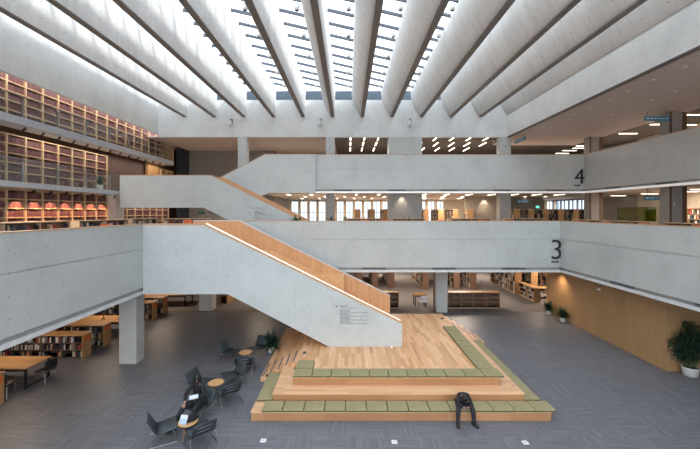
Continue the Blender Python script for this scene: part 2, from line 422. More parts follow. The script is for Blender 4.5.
# columns and block
def column(x0, x1, y0, y1, z0, z1, label, cm=None):
    m = MB(); m.box(x0, x1, y0, y1, z0, z1)
    o = m.build('concrete_column', cm or CONCW); o['kind'] = 'structure'; o['label'] = label; o['category'] = 'column'; return o
for (a, b, l) in ((-8.0, -7.35, 'concrete column of the back wall behind the left stair'), (-1.61, -.98, 'concrete column left of the centre in the back wall'), (11.03, 11.83, 'concrete column at the right end of the back wall')):
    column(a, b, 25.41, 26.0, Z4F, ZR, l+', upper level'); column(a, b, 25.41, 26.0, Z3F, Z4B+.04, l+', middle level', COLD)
column(2.98, 5.37, 25.41, 26.6, Z4F, ZR, 'broad concrete shaft in the back wall, upper level')
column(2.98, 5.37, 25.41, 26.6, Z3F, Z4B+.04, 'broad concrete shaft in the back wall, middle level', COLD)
for (y, n_) in ((25.4, 'far'), (19.1, 'near')):
    for (za, zb, lv) in ((Z3F, Z4B+.04, 'middle'), (Z4F, ZR, 'upper')):
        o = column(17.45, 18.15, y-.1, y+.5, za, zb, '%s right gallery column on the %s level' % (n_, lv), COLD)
        box(18.2, 18.5, y+.0, y+.15, za, zb).build('metal_fin', SHELFD, o)
        box(17.45, 17.55, y-.14, y-.1, za, zb).build('metal_fin', SHELFD, o)
column(-9.19, -8.5, 14.05, 14.6, 0, Z3B+.04, 'concrete column under the left gallery beside the tables')
column(-9.2, -8.4, 21.6, 22.3, 0, Z3B+.04, 'concrete column further back under the gallery')
column(5.37, 6.04, 21.26, 21.9, 0, Z3B+.04, 'concrete column behind the wooden platform')
box(5.2, 5.28, 21.3, 21.4, 0, Z3B+.04).build('door_post', SHELFD).update_tag()
o = bpy.data.objects['door_post']; o['kind'] = 'structure'; o['label'] = 'thin dark door post beside the back column'; o['category'] = 'post'

# ------------------------------------------------------------------ roof beams and skylight
prof = [(-.125,0),(-.2,.07),(-.3,.28),(-.42,.50),(-.53,.72),(-.64,.98),(-.72,1.25),(-.76,1.55),(-.77,1.88),(.2,2.14),(.17,1.2),(.14,.5),(.125,0)]
BX = [-11.83+2.144*k for k in range(12)]
beam = None
for k, bx_ in enumerate(BX):
    if k < 11:
        pr = [(x+bx_, z+ZB) for x, z in prof]
    else:
        pr = [(x+bx_-.10, z+ZB+.08) for x, z in prof[:9]]+[(11.54, ZB+2.05), (11.54, ZB+.08)]
    mm_ = MB(); mm_.prism(pr, 'Y', -4, 25.4)
    o = mm_.build('roof_beam', BEAMC)
    o['kind'] = 'structure'; o['category'] = 'beam'
    o['label'] = 'curved concrete skylight fin, %s from the left' % ORD[k]
    for i, p in enumerate(o.data.polygons):
        if 0 <= i <= 8: p.use_smooth = True
    if k < 11:
        box(bx_-.125, bx_+.125, -4, 25.38, ZB-.05, ZB+.005).build('bottom_channel', CHAN, o)
    # glass right of the previous fin
gaps = [(-13.8, BX[0]-.77)]+[(BX[k]+.2, BX[k+1]-.77) for k in range(11)]
MY = [24.43-1.11*k for k in range(22)]
for k, (a, b) in enumerate(gaps):
    zl, zr = ZB+2.14, ZB+1.87
    g = MB(); g.add([(a,-4,zl+.02),(b,-4,zr+.02),(b,26.0,zr+.02),(a,26.0,zl+.02)], [(0,1,2,3)])
    w = struct('window_%d' % (k+1), g, SKYG, 'skylight strip %s from the left' % ORD[k], cat='window')
    f = MB()
    for y in MY:
        f.add([(a,y,zl-.13),(b,y,zr-.13),(b,y+.09,zr-.13),(a,y+.09,zl-.13),(a,y,zl),(b,y,zr),(b,y+.09,zr),(a,y+.09,zl)],
              [(0,3,2,1),(4,5,6,7),(0,1,5,4),(1,2,6,5),(2,3,7,6),(3,0,4,7)])
    f.build('window_frame', MULL, w)
# exhibition spots hanging from the skylight frames
def make_skylight_spot():
    t = thing('skylight_spotlight', '', 'spotlight')
    MB().tube([(0,0,0),(0,0,-.16)], .018, 8).build('stem', MAGW, t)
    MB().lathe([(.03,-.15),(.105,-.17),(.115,-.36),(.09,-.39)], n=14).build('lamp_body', MAGW, t, True)
    MB().lathe([(.06,-.392),(.06,-.40)], n=12).build('lens', BLACK, t)
    MB().box(-.05,.05,-.05,.05,-.16,-.10).build('driver_box', FRAMEG, t)
    return t
sp = None
for k in range(3, 11):
    a, b = gaps[k]
    for j in range(5):
        y = MY[1+2*j]+.035
        fx = a+(b-a)*.80
        z = ZB+2.14-.27*.80-.13
        px = 348+fx*F/y
        # which ones peek out from behind the fins
        lab = 'small white spotlight in the %s skylight gap from the left, %s from the back wall' % (ORD[k], ORD[j])
        if sp is None: sp = make_skylight_spot(); o = sp; o.location = (fx, y, z)
        else: o = dup(sp, (fx, y, z))
        o['label'] = lab; o['group'] = 'spotlights hung in the skylight'

# ------------------------------------------------------------------ main stair
XS, XE = -5.67, 2.19
def cap_line(x, x0=XS, z0=5.63, x1=XE, z1=1.71):
    return z0 if x <= x0 else z0+(x-x0)*(z1-z0)/(x1-x0)
stair = thing('grand_staircase', 'broad staircase with concrete side wall and orange wood lining above the wooden platform', 'staircase')
near = [(-8.08,2.86),(-4.73,2.86),(-.74,.785),(XE-.06,.785),(XE-.06,1.70),(XS,5.60),(-8.08,5.60)]
MB().prism(near, 'Y', YS0, YS0+.16).build('concrete_side_wall', CONC, stair)['label'] = 'pale concrete near side wall'
ns = MB().prism([(-8.0,3.4),(-4.9,3.4),(-.6,1.2),(-.2,.8),(XE-.06,.8),(XE-.06,1.66),(XS,5.56),(-8.0,5.56)], 'Y', YS0+.16, YS0+.20)
ns.build('inner_lining', STAIRW, stair)
m = MB(); m.prism([(XE-.06,.785),(XE,.785),(XE,1.70),(XE-.06,1.73)], 'Y', YS0, YS0+.2)
m.prism([(-8.08,5.58),(XS,5.58),(XE,1.665),(XE,1.73),(XS+.01,5.645),(-8.08,5.645)], 'Y', YS0-.012, YS0+.12)
m.build('wooden_cap', CAPW, stair)
MB().prism([(XS+.02,5.60),(XE-.1,1.755),(XE-.1,1.785),(XS+.02,5.66)], 'Y', YS0+.15, YS0+.2).build('led_handrail', LEDS, stair)['label'] = 'glowing white handrail strip'
far = [(-8.08,3.2),(-4.73,3.2),(-.74,.785),(XE,.785),(XE,1.71),(XS+.0,5.62),(-8.08,5.62)]
MB().prism(far, 'Y', YS1+.05, YS1+.2).build('concrete_side_wall', CONC, stair)
MB().prism(far, 'Y', YS1, YS1+.05).build('inner_lining', STAIRW, stair)
MB().prism([(-8.08,5.62),(XS,5.62),(XE,1.71),(XE,1.75),(XS+.01,5.665),(-8.08,5.665)], 'Y', YS1-.02, YS1+.22).build('wooden_cap', MAGW, stair)
# treads
m = MB(); nst = 25; run = (XE-.35-XS)/nst
for i in range(nst):
    x = XS+i*run; zt = 4.55-(i+1)*(4.55-.78)/(nst+1)
    m.box(x, x+run+.03, YS0+.2, YS1, zt-.22, zt)
m.build('treads', STAIRH, stair)
m = MB()
for i in range(nst):
    x = XS+i*run; zt = 4.55-(i+1)*(4.55-.78)/(nst+1); m.box(x+run-.03, x+run+.035, YS0+.25, YS1-.05, zt, zt+.008)
m.build('tread_nosings', MAGW, stair)
MB().box(-8.28, XS, YS0+.2, YS1, 4.3, 4.55).build('landing', STAIRH, stair)
MB().prism([(-4.2,4.2),(-4.02,4.2),(-1.39,2.88),(-.2,2.84),(-.2,2.0),(-1.39,2.1),(-4.2,3.5)], 'Y', YS1-.6, YS1-.01).build('wooden_bench', STAIRH, stair)
MB().prism([(-4.73,2.84),(-.74,.78),(.2,.78),(-4.73,3.2)], 'Y', YS0+.2, YS1).build('soffit', WHITE, stair)

# second stair, between the left walkway and the middle level
st2 = thing('upper_staircase', 'concrete-walled staircase at the back left, descending from the book wall walkway', 'staircase')
def s2cap(x): return 8.32 if x < -8.22 else 8.32-(x+8.22)*.5
pts = [(-13.7,6.36),(-8.65,6.36),(-5.1,4.56),(-1.5,4.56),(-1.5,4.93),(-8.22,8.29),(-13.7,8.29)]
MB().prism(pts, 'Y', 21.0, 21.18).build('concrete_side_wall', CONC, st2)
MB().prism([(-13.7,8.29),(-8.22,8.29),(-1.5,4.93),(-1.5,4.96),(-8.21,8.325),(-13.7,8.325)], 'Y', 20.99, 21.2).build('wooden_cap', CAPW, st2)
pts2 = [(-13.7,6.6),(-8.65,6.6),(-5.1,4.56),(-1.3,4.56),(-1.3,4.96),(-8.1,8.36),(-13.7,8.36)]
MB().prism(pts2, 'Y', 22.75, 22.79).build('inner_lining', STAIRW, st2)
MB().prism(pts2, 'Y', 22.79, 22.9).build('concrete_side_wall', CONC, st2)
m = MB()
for i in range(17):
    x = -8.2+i*.36; zt = 7.36-(i+1)*.165; m.box(x, x+.38, 21.18, 22.75, zt-.25, zt)
m.box(-13.7, -8.2, 21.18, 22.75, 7.1, 7.36); m.build('treads', STAIRH, st2)
# third flight up to the upper gallery
st3 = thing('upper_flight', 'concrete stair flight at the back rising to the upper gallery', 'staircase')
MB().prism([(-8.96,8.50),(-5.8,10.13),(-2.26,10.13),(-2.26,7.44),(-5.6,7.44),(-8.96,5.9)], 'Y', 24.5, 24.75).build('concrete_side_wall', CONC2, st3)
MB().prism([(-8.96,8.50),(-5.8,10.13),(-2.26,10.13),(-2.26,10.17),(-5.81,10.17),(-8.96,8.545)], 'Y', 24.49, 24.76).build('wooden_cap', CAPW, st3)
m = MB()
for i in range(8):
    m.box(-8.9+i*.38, -8.5+i*.38, 24.76, 26.4, 7.36+.19*i, 7.55+.19*i)
m.build('treads', STAIRH, st3)
# landing panel behind stair 2 is a taupe void; a pale soffit line
# ------------------------------------------------------------------ lettering
def text_mesh(name, body, h, w, loc, m, rot=(R(90),0,0), ext=.015, bold=0.0):
    cu = bpy.data.curves.new(name, 'FONT'); cu.body = body; cu.extrude = ext; cu.offset = bold; cu.resolution_u = 4
    o = bpy.data.objects.new(name, cu); COL.objects.link(o)
    bpy.context.view_layer.update()
    dg = bpy.context.evaluated_depsgraph_get(); me = bpy.data.meshes.new_from_object(o.evaluated_get(dg))
    bpy.data.objects.remove(o); bpy.data.curves.remove(cu)
    xs = [v.co.x for v in me.vertices]; ys = [v.co.y for v in me.vertices]
    x0, x1, y0, y1 = min(xs), max(xs), min(ys), max(ys)
    for v in me.vertices:
        v.co.x = (v.co.x-x0)/(x1-x0)*w; v.co.y = (v.co.y-y0)/(y1-y0)*h
    me.materials.clear(); me.materials.append(m)
    o = bpy.data.objects.new(name, me); COL.objects.link(o); o.location = loc; o.rotation_euler = rot
    return o
o = text_mesh('floor_numeral', '3', 1.03, .50, (10.93, 18.76, 3.58), BLACK, bold=-.012, ext=.03); tag(o, 'large black numeral 3 on the middle gallery wall at the back right corner', 'number sign')
o = text_mesh('floor_caption', 'FLOOR', .10, .38, (10.93, 18.78, 3.38), BLACK, bold=.02); tag(o, 'tiny black FLOOR caption on the middle gallery wall below numeral 3', 'lettering')
o = text_mesh('floor_numeral', '4', 1.05, .66, (16.02, 24.72, 8.10), BLACK, bold=-.01, ext=.03); tag(o, 'large black numeral 4 on the upper gallery wall at the back right corner', 'number sign')
o = text_mesh('floor_caption', 'FLOOR', .11, .42, (16.02, 24.74, 7.93), BLACK, bold=.02); tag(o, 'tiny black FLOOR caption on the upper gallery wall below numeral 4', 'lettering')
def directory(label, Y, rows, x_mark, sc, m):
    mb = MB(); rnd = random.Random(3)
    for (px, px2, py, hh) in rows:
        x = px
        while x < px2-.3:
            w = rnd.uniform(.5, 2.0)*(1.0 if hh < 1.2 else .75); w = min(w, px2-x)
            X0 = (x-348)/F*Y; X1 = (x+w-348)/F*Y; Z = 6.1-(py-212)/F*Y; H = hh*Y/F*.42
            if hh >= 1.2:   # bold block characters drawn as crossed strokes
                mb.box(X0, X1, Y-.006, Y, Z+H*.6, Z+H); mb.box(X0, X1, Y-.006, Y, Z-H, Z-H*.6); mb.box((X0+X1)/2-.006, (X0+X1)/2+.006, Y-.006, Y, Z-H*.6, Z+H*.6)
            else:
                k = X0
                while k < X1-.004: mb.box(k, k+.012, Y-.006, Y, Z-H*(1 if rnd.random() < .5 else .7), Z+H*(1 if rnd.random() < .4 else .6)); k += .020
            x += w+.35
    X0 = (x_mark-348)/F*Y; Z = 6.1-(rows[0][2]-212)/F*Y
    mb.box(X0-.03, X0+.03, Y-.006, Y, Z-.03, Z+.03)
    o = mb.build('wall_directory', m); tag(o, label, 'lettering'); return o
INK = mat('ink_grey', (.10, .11, .13), .6)
rows = [(340, 347, 306.2, 1.5), (340.5, 357.5, 308.1, .8)]
for q in range(4): rows += [(340, 349.8, 310.7+3.65*q, 1.5), (340, 367.8, 312.6+3.65*q, .9)]
directory('small dark directory lettering on the concrete side of the broad staircase', YS0, rows, 336.7, 1, INK)
rows = [(255, 259, 208, 1.4), (259.2, 266, 209.2, .8), (255, 258, 211.4, 1.1), (255, 263.5, 212.4, .8), (255, 261, 213.6, 1.2), (260, 271.5, 214.7, .8), (255, 257.5, 215.7, 1), (255, 258, 217, .9), (255, 260, 218.4, 1.0)]
directory('small dark directory lettering on the wall of the back left staircase', 21.0, rows, 252.8, 1, INK)
o = box(-9.0, -8.6, 20.97, 20.995, 5.96, 6.14).build('exit_plate', GREEN); tag(o, 'small dark green plate under the back left staircase slope', 'sign')

# ------------------------------------------------------------------ wooden platform with tiers
pf = thing('wooden_platform', 'pale wooden stepped seating platform at the foot of the staircase', 'platform')
TX0, TX1 = [-2.83, -2.31, -1.78], [5.94, 5.42, 4.89]; TY = [10.23, 10.75, 11.27]; TZ = [.26, .52, .78]; YB = 18.3; YL = 12.6; YR = 16.1
def tier(k, matt):
    x0, x1, y0, z1 = TX0[k], TX1[k], TY[k], TZ[k]; z0 = 0 if k == 0 else TZ[k-1]
    return x0, x1, y0, z0, z1
# tier 1 and 2: U-shaped rings (front, left until YL, right until YR); tier 3: the deck
for k in (0, 1):
    x0, x1, y0, z0, z1 = tier(k, None); xi0, xi1, yi = TX0[2]+.02, TX1[2]-.02, TY[2]+.02
    m = MB(); m.prism([(x0, y0), (x1, y0), (x1, YR), (xi1, YR), (xi1, yi), (xi0, yi), (xi0, YL), (x0, YL)], 'Z', 0 if k == 0 else z0+.001, z1-.03)
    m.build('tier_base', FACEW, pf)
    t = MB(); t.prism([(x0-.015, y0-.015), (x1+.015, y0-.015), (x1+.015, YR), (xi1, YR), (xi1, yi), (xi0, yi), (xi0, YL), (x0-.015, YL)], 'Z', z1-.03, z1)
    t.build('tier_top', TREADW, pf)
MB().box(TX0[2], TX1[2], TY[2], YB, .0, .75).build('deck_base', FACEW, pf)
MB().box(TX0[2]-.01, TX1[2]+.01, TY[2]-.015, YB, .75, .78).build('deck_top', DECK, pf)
# side steps, left and right
for sgn, xe, ya, yb in ((-1, TX0[2], YL+.001, YB), (1, TX1[2], YR+.001, YB)):
    m = MB(); nz = MB()
    for i in range(1, 6):
        zt = .13*i; w = .275*(6-i); 
        x0, x1 = (xe-w, xe) if sgn < 0 else (xe, xe+w)
        yq = yb-.06*(5-i) if sgn < 0 else yb-.28*(5-i)
        m.box(x0, x1, ya, yq, zt-.13+.001, zt)
        xs = (x0+.06) if sgn < 0 else (x1-.06)
        ln = 1.05
        nz.box(xs-.025, xs+.025, ya+.12, ya+.12+ln, zt, zt+.006)
    m.build('side_steps', DECK if sgn < 0 else DECK, pf); nz.build('nosing_strip', NOSE, pf)['label'] = 'dark metal nosing strips'
# cushions
CSZ = .07
def cushion_mesh(w, d):
    return MB().bevbox(-w/2, w/2, -d/2, d/2, 0, CSZ, .018)
cprot = {}
def cushion(x, y, z, w, d, label, group):
    key = (round(w, 3), round(d, 3))
    if key not in cprot:
        o = cushion_mesh(w-.024, d-.024).build('seat_cushion', OLIVE); cprot[key] = o
        s_ = MB().box(-w/2+.006, w/2-.006, -d/2+.006, d/2-.006, -.006, .032); s_.build('cushion_base', OLIVED, o)
        o.location = (x, y, z+.007); tag(o, label, 'cushion', group); return o
    r = dup(cprot[key], (x, y, z+.007)); tag(r, label, 'cushion', group); return r
W1 = (6.08+2.53)/14
for i in range(14):
    cushion(-2.53+W1*(i+.5), TY[0]+.225, TZ[0], W1, .52, 'olive seat cushion on the front of the bottom tier, %s from the left' % ORD[i], 'cushions on the bottom tier front')
W3 = (5.02+1.78)/11
for i in range(11):
    cushion(-1.78+W3*(i+.5), TY[2]+.225, TZ[2], W3, .52, 'olive seat cushion on the front edge of the top deck, %s from the left' % ORD[i], 'cushions on the deck front edge')
for i in range(3):
    cushion((TX0[0]+TX0[1])/2-.01, TY[1]+.03+.61*(i+.5), TZ[0], .50, .61, 'olive seat cushion along the left side of the bottom tier, %s from the front' % ORD[i], 'cushions on the left side')
cushion(TX0[2]+.31, TY[2]+.51+.33, TZ[2], .60, .60, 'single olive cushion at the back of the left corner of the top deck', 'cushions on the left side')
for i in range(8):
    cushion((TX1[0]+TX1[1])/2+.01, TY[1]+.03+.63*(i+.5), TZ[0], .50, .63, 'olive seat cushion along the right side of the bottom tier, %s from the front' % ORD[i], 'cushions along the right side of the bottom tier')
for i in range(7):
    cushion(TX1[2]-.24, TY[2]+.51+.62*(i+.5), TZ[2], .58, .62, 'olive seat cushion along the right edge of the top deck, %s from the front' % ORD[i], 'cushions along the right deck edge')
# green floor sockets and little white boxes
def at_z(px, py, z):
    Y = (6.1-z)*F/(py-212); return ((px-348)/F*Y, Y, z)
for px, py, z, l in ((304.4, 353, .78, 'on the deck left of the staircase end'), (442.3, 318.7, .78, 'on the deck at the back right'), (273.5, 373.5, .14, 'on the left side steps'), (291.5, 366.6, .66, 'beside the left corner cushion')):
    x, y, z = at_z(px, py, z)
    if px == 273.5: x, y, z = -2.93, 12.75, .13
    if px == 291.5: x, y, z = -1.86, 12.45, .52
    t = thing('floor_socket', 'small dark green round socket '+l, 'socket', (x, y, z)); MB().lathe([(.06,0),(.06,.015),(.045,.05),(.02,.055)], n=16).build('cap', GREEN, t, True); MB().lathe([(.075,0),(.075,.006)], n=16).build('ring', BLACK, t)
x, y, z = at_z(391.5, 348, .78)
t = thing('floor_lamp_box', 'tiny white lamp on the deck at the foot of the concrete stair wall', 'lamp', (x, YS0-.1, .78)); MB().bevbox(-.05,.05,-.04,.04,0,.09,.008).build('housing', MAGW, t); box(-.03,.03,-.044,-.04,.02,.07).build('lens', LED, t)
for px, py, l in ((263.3, 440.6, 'left'), (394.4, 442, 'middle'), (525.3, 442.6, 'right')):
    x, y, z = at_z(px, py, 0)
    t = thing('floor_marker', 'small white square floor plate in front of the platform, %s of the three' % l, 'floor plate', (x, y, 0), R(8 if l == 'right' else 0), 'white floor plates')
    MB().box(-.075,.075,-.075,.075,.0005,.006).build('plate', WHITE, t); MB().box(-.02,.02,-.012,.012,.006,.009).build('symbol', FRAMEG, t)

# ------------------------------------------------------------------ ground floor right: wooden wall, plants
struct('wall_right', box(12.2, 12.4, 13.4, 21.3, 0, Z3B+.04), WALLW, 'brown wood-panelled wall on the right of the hall')
struct('wall_right', box(12.4, 16.5, 13.4, 13.6, 0, Z3B+.04), WALLW, 'brown wood-panelled return wall behind the tall plant')
struct('wall_right', box(12.18, 12.6, 21.3, 21.5, 0, Z3B+.04), SHELFE, 'narrow end panel of the wood wall')
box(12.17, 12.2, 16.9, 17.1, 2.3, 2.38).build('wall_sensor', MAGW); tag(bpy.data.objects['wall_sensor'], 'small white sensor on the brown wood wall', 'sensor')
bpy.data.objects['wall_sensor'].location = (0, 0, 0)

def leaf_blade(mb, base, d, ln, w, droop, up):
    d = Vector(d).normalized(); side = d.cross(Vector((0,0,1)))
    if side.length < .01: side = Vector((1,0,0))
    side.normalize(); pts = []
    for i in range(5):
        t = i/4; p = Vector(base)+d*ln*t+Vector((0,0,up*ln*t-droop*ln*t*t)); ww = w*math.sin(math.pi*(.12+.85*t))
        pts.append((p-side*ww, p+Vector((0,0,-.01*(1-t))), p+side*ww))
    vs = [q for p in pts for q in p]; fs = []
    for i in range(4):
        a = i*3; fs += [(a, a+1, a+4, a+3), (a+1, a+2, a+5, a+4)]
    mb.add(vs, fs)
def plant(label, loc, h, spread, potr, poth, nleaf, m, seed, palm=False, group=None):
    rnd = random.Random(seed); t = thing('potted_plant', label, 'plant', loc, 0, group)
    pr = MB().lathe([(potr*.68,0),(potr*.85,.02*poth/.25),(potr,poth*.9),(potr*1.04,poth),(potr*.92,poth),(potr*.9,poth*.85)], n=22).build('pot', POT, t, True)
    MB().lathe([(potr*.9,poth*.86),(potr*.5,poth*.89),(.005,poth*.9)], n=18).build('soil', SOIL, t)
    mb = MB()
    if palm:
        st = MB()
        for i in range(24):
            a = rnd.uniform(0, 6.28); lean = rnd.uniform(.03, .22); top = rnd.uniform(.45, .95)*h
            p0 = Vector((rnd.uniform(-.6,.6)*potr, rnd.uniform(-.6,.6)*potr, poth*.85)); p1 = p0+Vector((math.cos(a)*lean*h, math.sin(a)*lean*h, top-poth))
            pm = (p0+p1)/2+Vector((-math.cos(a)*.03*h, -math.sin(a)*.03*h, .03*h)); st.tube([p0, pm, p1], .012, 6)
            for q in range(11):
                tt = .30+.70*q/10; b = p0.lerp(pm, tt*2) if tt < .5 else pm.lerp(p1, tt*2-1)
                for s_ in range(5):
                    an = rnd.uniform(0, 6.28); leaf_blade(mb, b, (math.cos(an), math.sin(an), 0), rnd.uniform(.22,.42), .02, rnd.uniform(.4,.9), rnd.uniform(.1,.6))
        st.build('stems', mat('cane_green', (.08,.12,.04), .6), t)
    else:
        for i in range(nleaf):
            a = rnd.uniform(0, 6.28); el = rnd.uniform(.2, 1.3)
            b = (rnd.uniform(-.5,.5)*potr, rnd.uniform(-.5,.5)*potr, poth*.85+rnd.uniform(0, .25)*h)
            ln = rnd.uniform(.6, 1)*(spread*(1-el/1.5)+(h-poth)*el/1.3)
            up = min(math.tan(el), 3.2); leaf_blade(mb, b, (math.cos(a), math.sin(a), 0), ln/math.sqrt(1+up*up)*1.1, spread*.06, rnd.uniform(.2, .6)*(1+up*.3), up)
    lim = (9, .33) if palm else ((.25, 9) if group else (9, 9))
    mb.v = [(min(p[0], lim[0]), min(p[1], lim[1]), p[2]) for p in mb.v]
    mb.build('foliage', m, t)
    return t
plant('tall bushy palm in a white bowl pot beside the end of the brown wood wall', (12.75, 13.04, 0), 2.3, 1, .26, .34, 0, LEAFD, 4, True)
plant('small bushy plant by the brown wood wall, further back of the pair', (11.93, 20.8, 0), .88, .34, .14, .25, 220, LEAFD, 5, False, 'plants along the wood wall')
plant('small bushy plant by the brown wood wall, nearer of the pair', (11.93, 19.45, 0), .88, .34, .14, .25, 220, LEAFD, 6, False, 'plants along the wood wall')
plant('bushy plant in a white pot on the floor left of the platform under the staircase', (-3.34, 15.2, 0), 1.0, .44, .16, .26, 240, LEAFD, 7)

# ------------------------------------------------------------------ bookcases
BUDGET = {'mix': 150, 'mar': 150}
BSTUFF = {'mix': MB(), 'mar': MB()}
bproto = {}
def put_book(kind, T, x, w, y0, dep, z, h):
    """book in local frame of T (spine towards local -y)."""
    if BUDGET[kind] > 0:
        BUDGET[kind] -= 1
        key = (kind, random.randrange(10 if kind == 'mix' else 3))
        if key not in bproto:
            b = MB().box(-.5,.5,0,1,0,1); o = b.build('book', (COVERS if kind == 'mix' else MARC)[key[1]]); bproto[key] = o
        else:
            o = bproto[key].copy(); COL.objects.link(o)
        o.matrix_world = T @ Matrix.Translation((x, y0, z)) @ Matrix.Diagonal((w, dep, h, 1))
        if kind == 'mix': tag(o, 'library book standing in the nearest low bookcase on the ground floor at the left', 'book', 'books in the low bookcases')
        else: tag(o, 'maroon bound volume standing in the nearest bays of the wall of bookshelves', 'book', 'maroon volumes on the book wall')
    else:
        vs = [T @ Vector(p) for p in ((x-w/2,y0,z),(x+w/2,y0,z),(x+w/2,y0+dep,z),(x-w/2,y0+dep,z),(x-w/2,y0,z+h),(x+w/2,y0,z+h),(x+w/2,y0+dep,z+h),(x-w/2,y0+dep,z+h))]
        BSTUFF[kind].add(vs, [(0,3,2,1),(4,5,6,7),(0,1,5,4),(1,2,6,5),(2,3,7,6),(3,0,4,7)])
def fill_row(kind, T, x0, x1, y0, dep, z, hmax, density=.8, wid=(.025,.06)):
    x = x0
    while x < x1-wid[0]:
        w = random.uniform(*wid); w = min(w, x1-x)
        if kind == 'mix' and random.random() > density:
            x += random.uniform(.08, .3); continue
        h = hmax*(random.uniform(.68,.92) if kind == 'mix' else random.uniform(.72,.80))
        put_book(kind, T, x+w/2, w*.92, y0+random.uniform(.0,.02), dep*.8, z, h)
        x += w
def bookcase(label, loc, rz, L, D, H, nb, ns, top=TOPW, end=SHELFE, body=SHELFW, name='low_bookcase', fill=None, density=.8, sides=(0,), sign=False, wid=(.03,.07), group=None, base=.08, toplip=.02, hasback=True):
    t = thing(name, label, 'bookcase', loc, rz, group)
    box(-toplip, L+toplip, -toplip, D+toplip, H-.035, H).build('top', top, t)
    box(0, .03, 0, D, 0, H-.035).build('end_panel', end, t); e2 = box(L-.03, L, 0, D, 0, H-.035).build('end_panel', end, t)
    box(.03, L-.03, .03, D-.03, 0, base).build('plinth', body, t)
    if hasback:
        yb0, yb1 = (D/2-.01, D/2+.01) if len(sides) == 2 else (D-.02, D)
        box(.03, L-.03, yb0, yb1, base, H-.035).build('back_panel', SHELFD, t)
    bw = (L-.06)/nb
    for i in range(1, nb): box(.03+bw*i-.012, .03+bw*i+.012, .01, D-.01, base, H-.035).build('divider', body, t)
    gh = (H-.035-base)/ns
    for j in range(ns):
        box(.03, L-.03, .012, D-.012, base+gh*j-.022, base+gh*j).build('shelf', body, t)
    if sign:
        s_ = box(L+.001, L+.006, .06, D-.06, H-.30, H-.10).build('orange_card', ORANGE, t)
    bpy.context.view_layer.update()
    T = Matrix.Translation(loc) @ Matrix.Rotation(rz, 4, 'Z')
    if fill:
        for sd in sides:
            TT = T if sd == 0 else T @ Matrix.Translation((L, D, 0)) @ Matrix.Rotation(math.pi, 4, 'Z')
            for i in range(nb):
                for j in range(ns):
                    fill_row(fill, TT, .03+bw*i+.02, .03+bw*(i+1)-.02, .03, min(.2, D/2-.03), base+gh*j+.001, gh-.03, density, wid)
    return t
# left ground floor rows, right ends aligned at x = -11
def leftrow(y, L, label, nb, density=.8, fill='mix', sign=True):
    return bookcase(label, (-11.0-L, y, 0), 0, L, .5, 1.0, nb, 3, fill=fill, density=density, sign=sign, wid=(.035,.07), sides=(0,), body=mat('dark_shelf', (.13,.10,.08), .5))
leftrow(14.5, 4.35, 'low wooden bookcase with orange card beside the left column, nearest full row', 5)
BUDGET_SAVE = BUDGET['mix']; BUDGET['mix'] = 0
leftrow(15.75, 5.2, 'low wooden bookcase with orange card directly behind the nearest full row', 6)
leftrow(10.7, .9, 'low wooden bookcase end with orange card at the very left edge', 1, sign=True)
leftrow(19.7, 5.2, 'low wooden bookcase seen just right of the left column', 6)
leftrow(20.85, 5.2, 'low wooden bookcase, second one right of the left column', 6)
leftrow(25.6, 4.35, 'low wooden bookcase furthest back under the left gallery', 5, sign=False)
bookcase('tall wooden end cabinet at the back left beyond the second column', (-8.4, 23.0, 0), 0, .45, 1.5, 2.2, 1, 4, name='tall_bookcase', hasback=True)

def desk(label, x0, x1, y0, y1, h=.73):
    t = thing('reading_table', label, 'table', (x0, y0, 0)); L, D = x1-x0, y1-y0
    box(0, L, 0, D, h-.04, h).build('table_top', TOPW, t)
    for a, b in ((.03, .03), (L-.09, .03), (.03, D-.09), (L-.09, D-.09)): box(a, a+.06, b, b+.06, 0, h-.04).build('leg', BLACK, t)
    box(.1, L-.1, .04, .08, h-.12, h-.04).build('apron', BLACK, t)
    box(L-.07, L-.05, .06, D-.06, .02, .06).build('foot_rail', BLACK, t)
    return t
desk('long wooden reading table with black frame at the left edge', -14.6, -11.05, 12.0, 13.05)
desk('wooden reading table behind the second bookcase row left of the column', -14.4, -10.9, 17.1, 18.2)
desk('wooden reading table with black legs right of the left column, further back', -13.2, -10.5, 22.6, 23.8)
desk('small wooden desk left of the back column', 4.3, 5.1, 22.6, 23.3)
def task_chair(loc, rz, label, shell=BLACK):
    t = thing('reading_chair', label, 'chair', loc, rz)
    MB().bevbox(-.23,.23,-.22,.22,.42,.46,.012).build('seat', shell, t, True)
    s = MB(); s.loft([[(x, -.22-.05*(z-.46)-.03*(1-(x/.22)**2)*-1, z) for x in (-.22,-.11,0,.11,.22)]+[(x, -.24-.05*(z-.46)+.03*(1-(x/.22)**2), z) for x in (.22,.11,0,-.11,-.22)] for z in (.5,.62,.74,.82)])
    s.build('backrest', shell, t, True)
    for a in (-1, 1):
        for b in (-1, 1): MB().tube([(a*.18,b*.17,.43),(a*.22,b*.23,0.0)], .011, 6).build('leg', CHROME, t)
    for a in (-1, 1): MB().tube([(a*.18,-.2,.44),(a*.19,-.245,.55)], .01, 6).build('back_support', CHROME, t)
    return t
task_chair((-11.35, 11.55, 0), R(12), 'black chair in front of the long reading table at the left edge')
task_chair((-10.85, 12.55, 0), R(82), 'black chair with chrome legs at the right end of the long reading table')
task_chair((-12.6, 11.55, 0), 0, 'black chair left of the table front at the far left edge')
task_chair((-11.6, 16.75, 0), 0, 'black chair tucked at the table left of the column')
task_chair((-12.6, 16.75, 0), 0, 'black chair further left at the table left of the column')
task_chair((4.75, 22.25, 0), R(10), 'white-legged dark chair at the small desk beside the back column', WHITE)
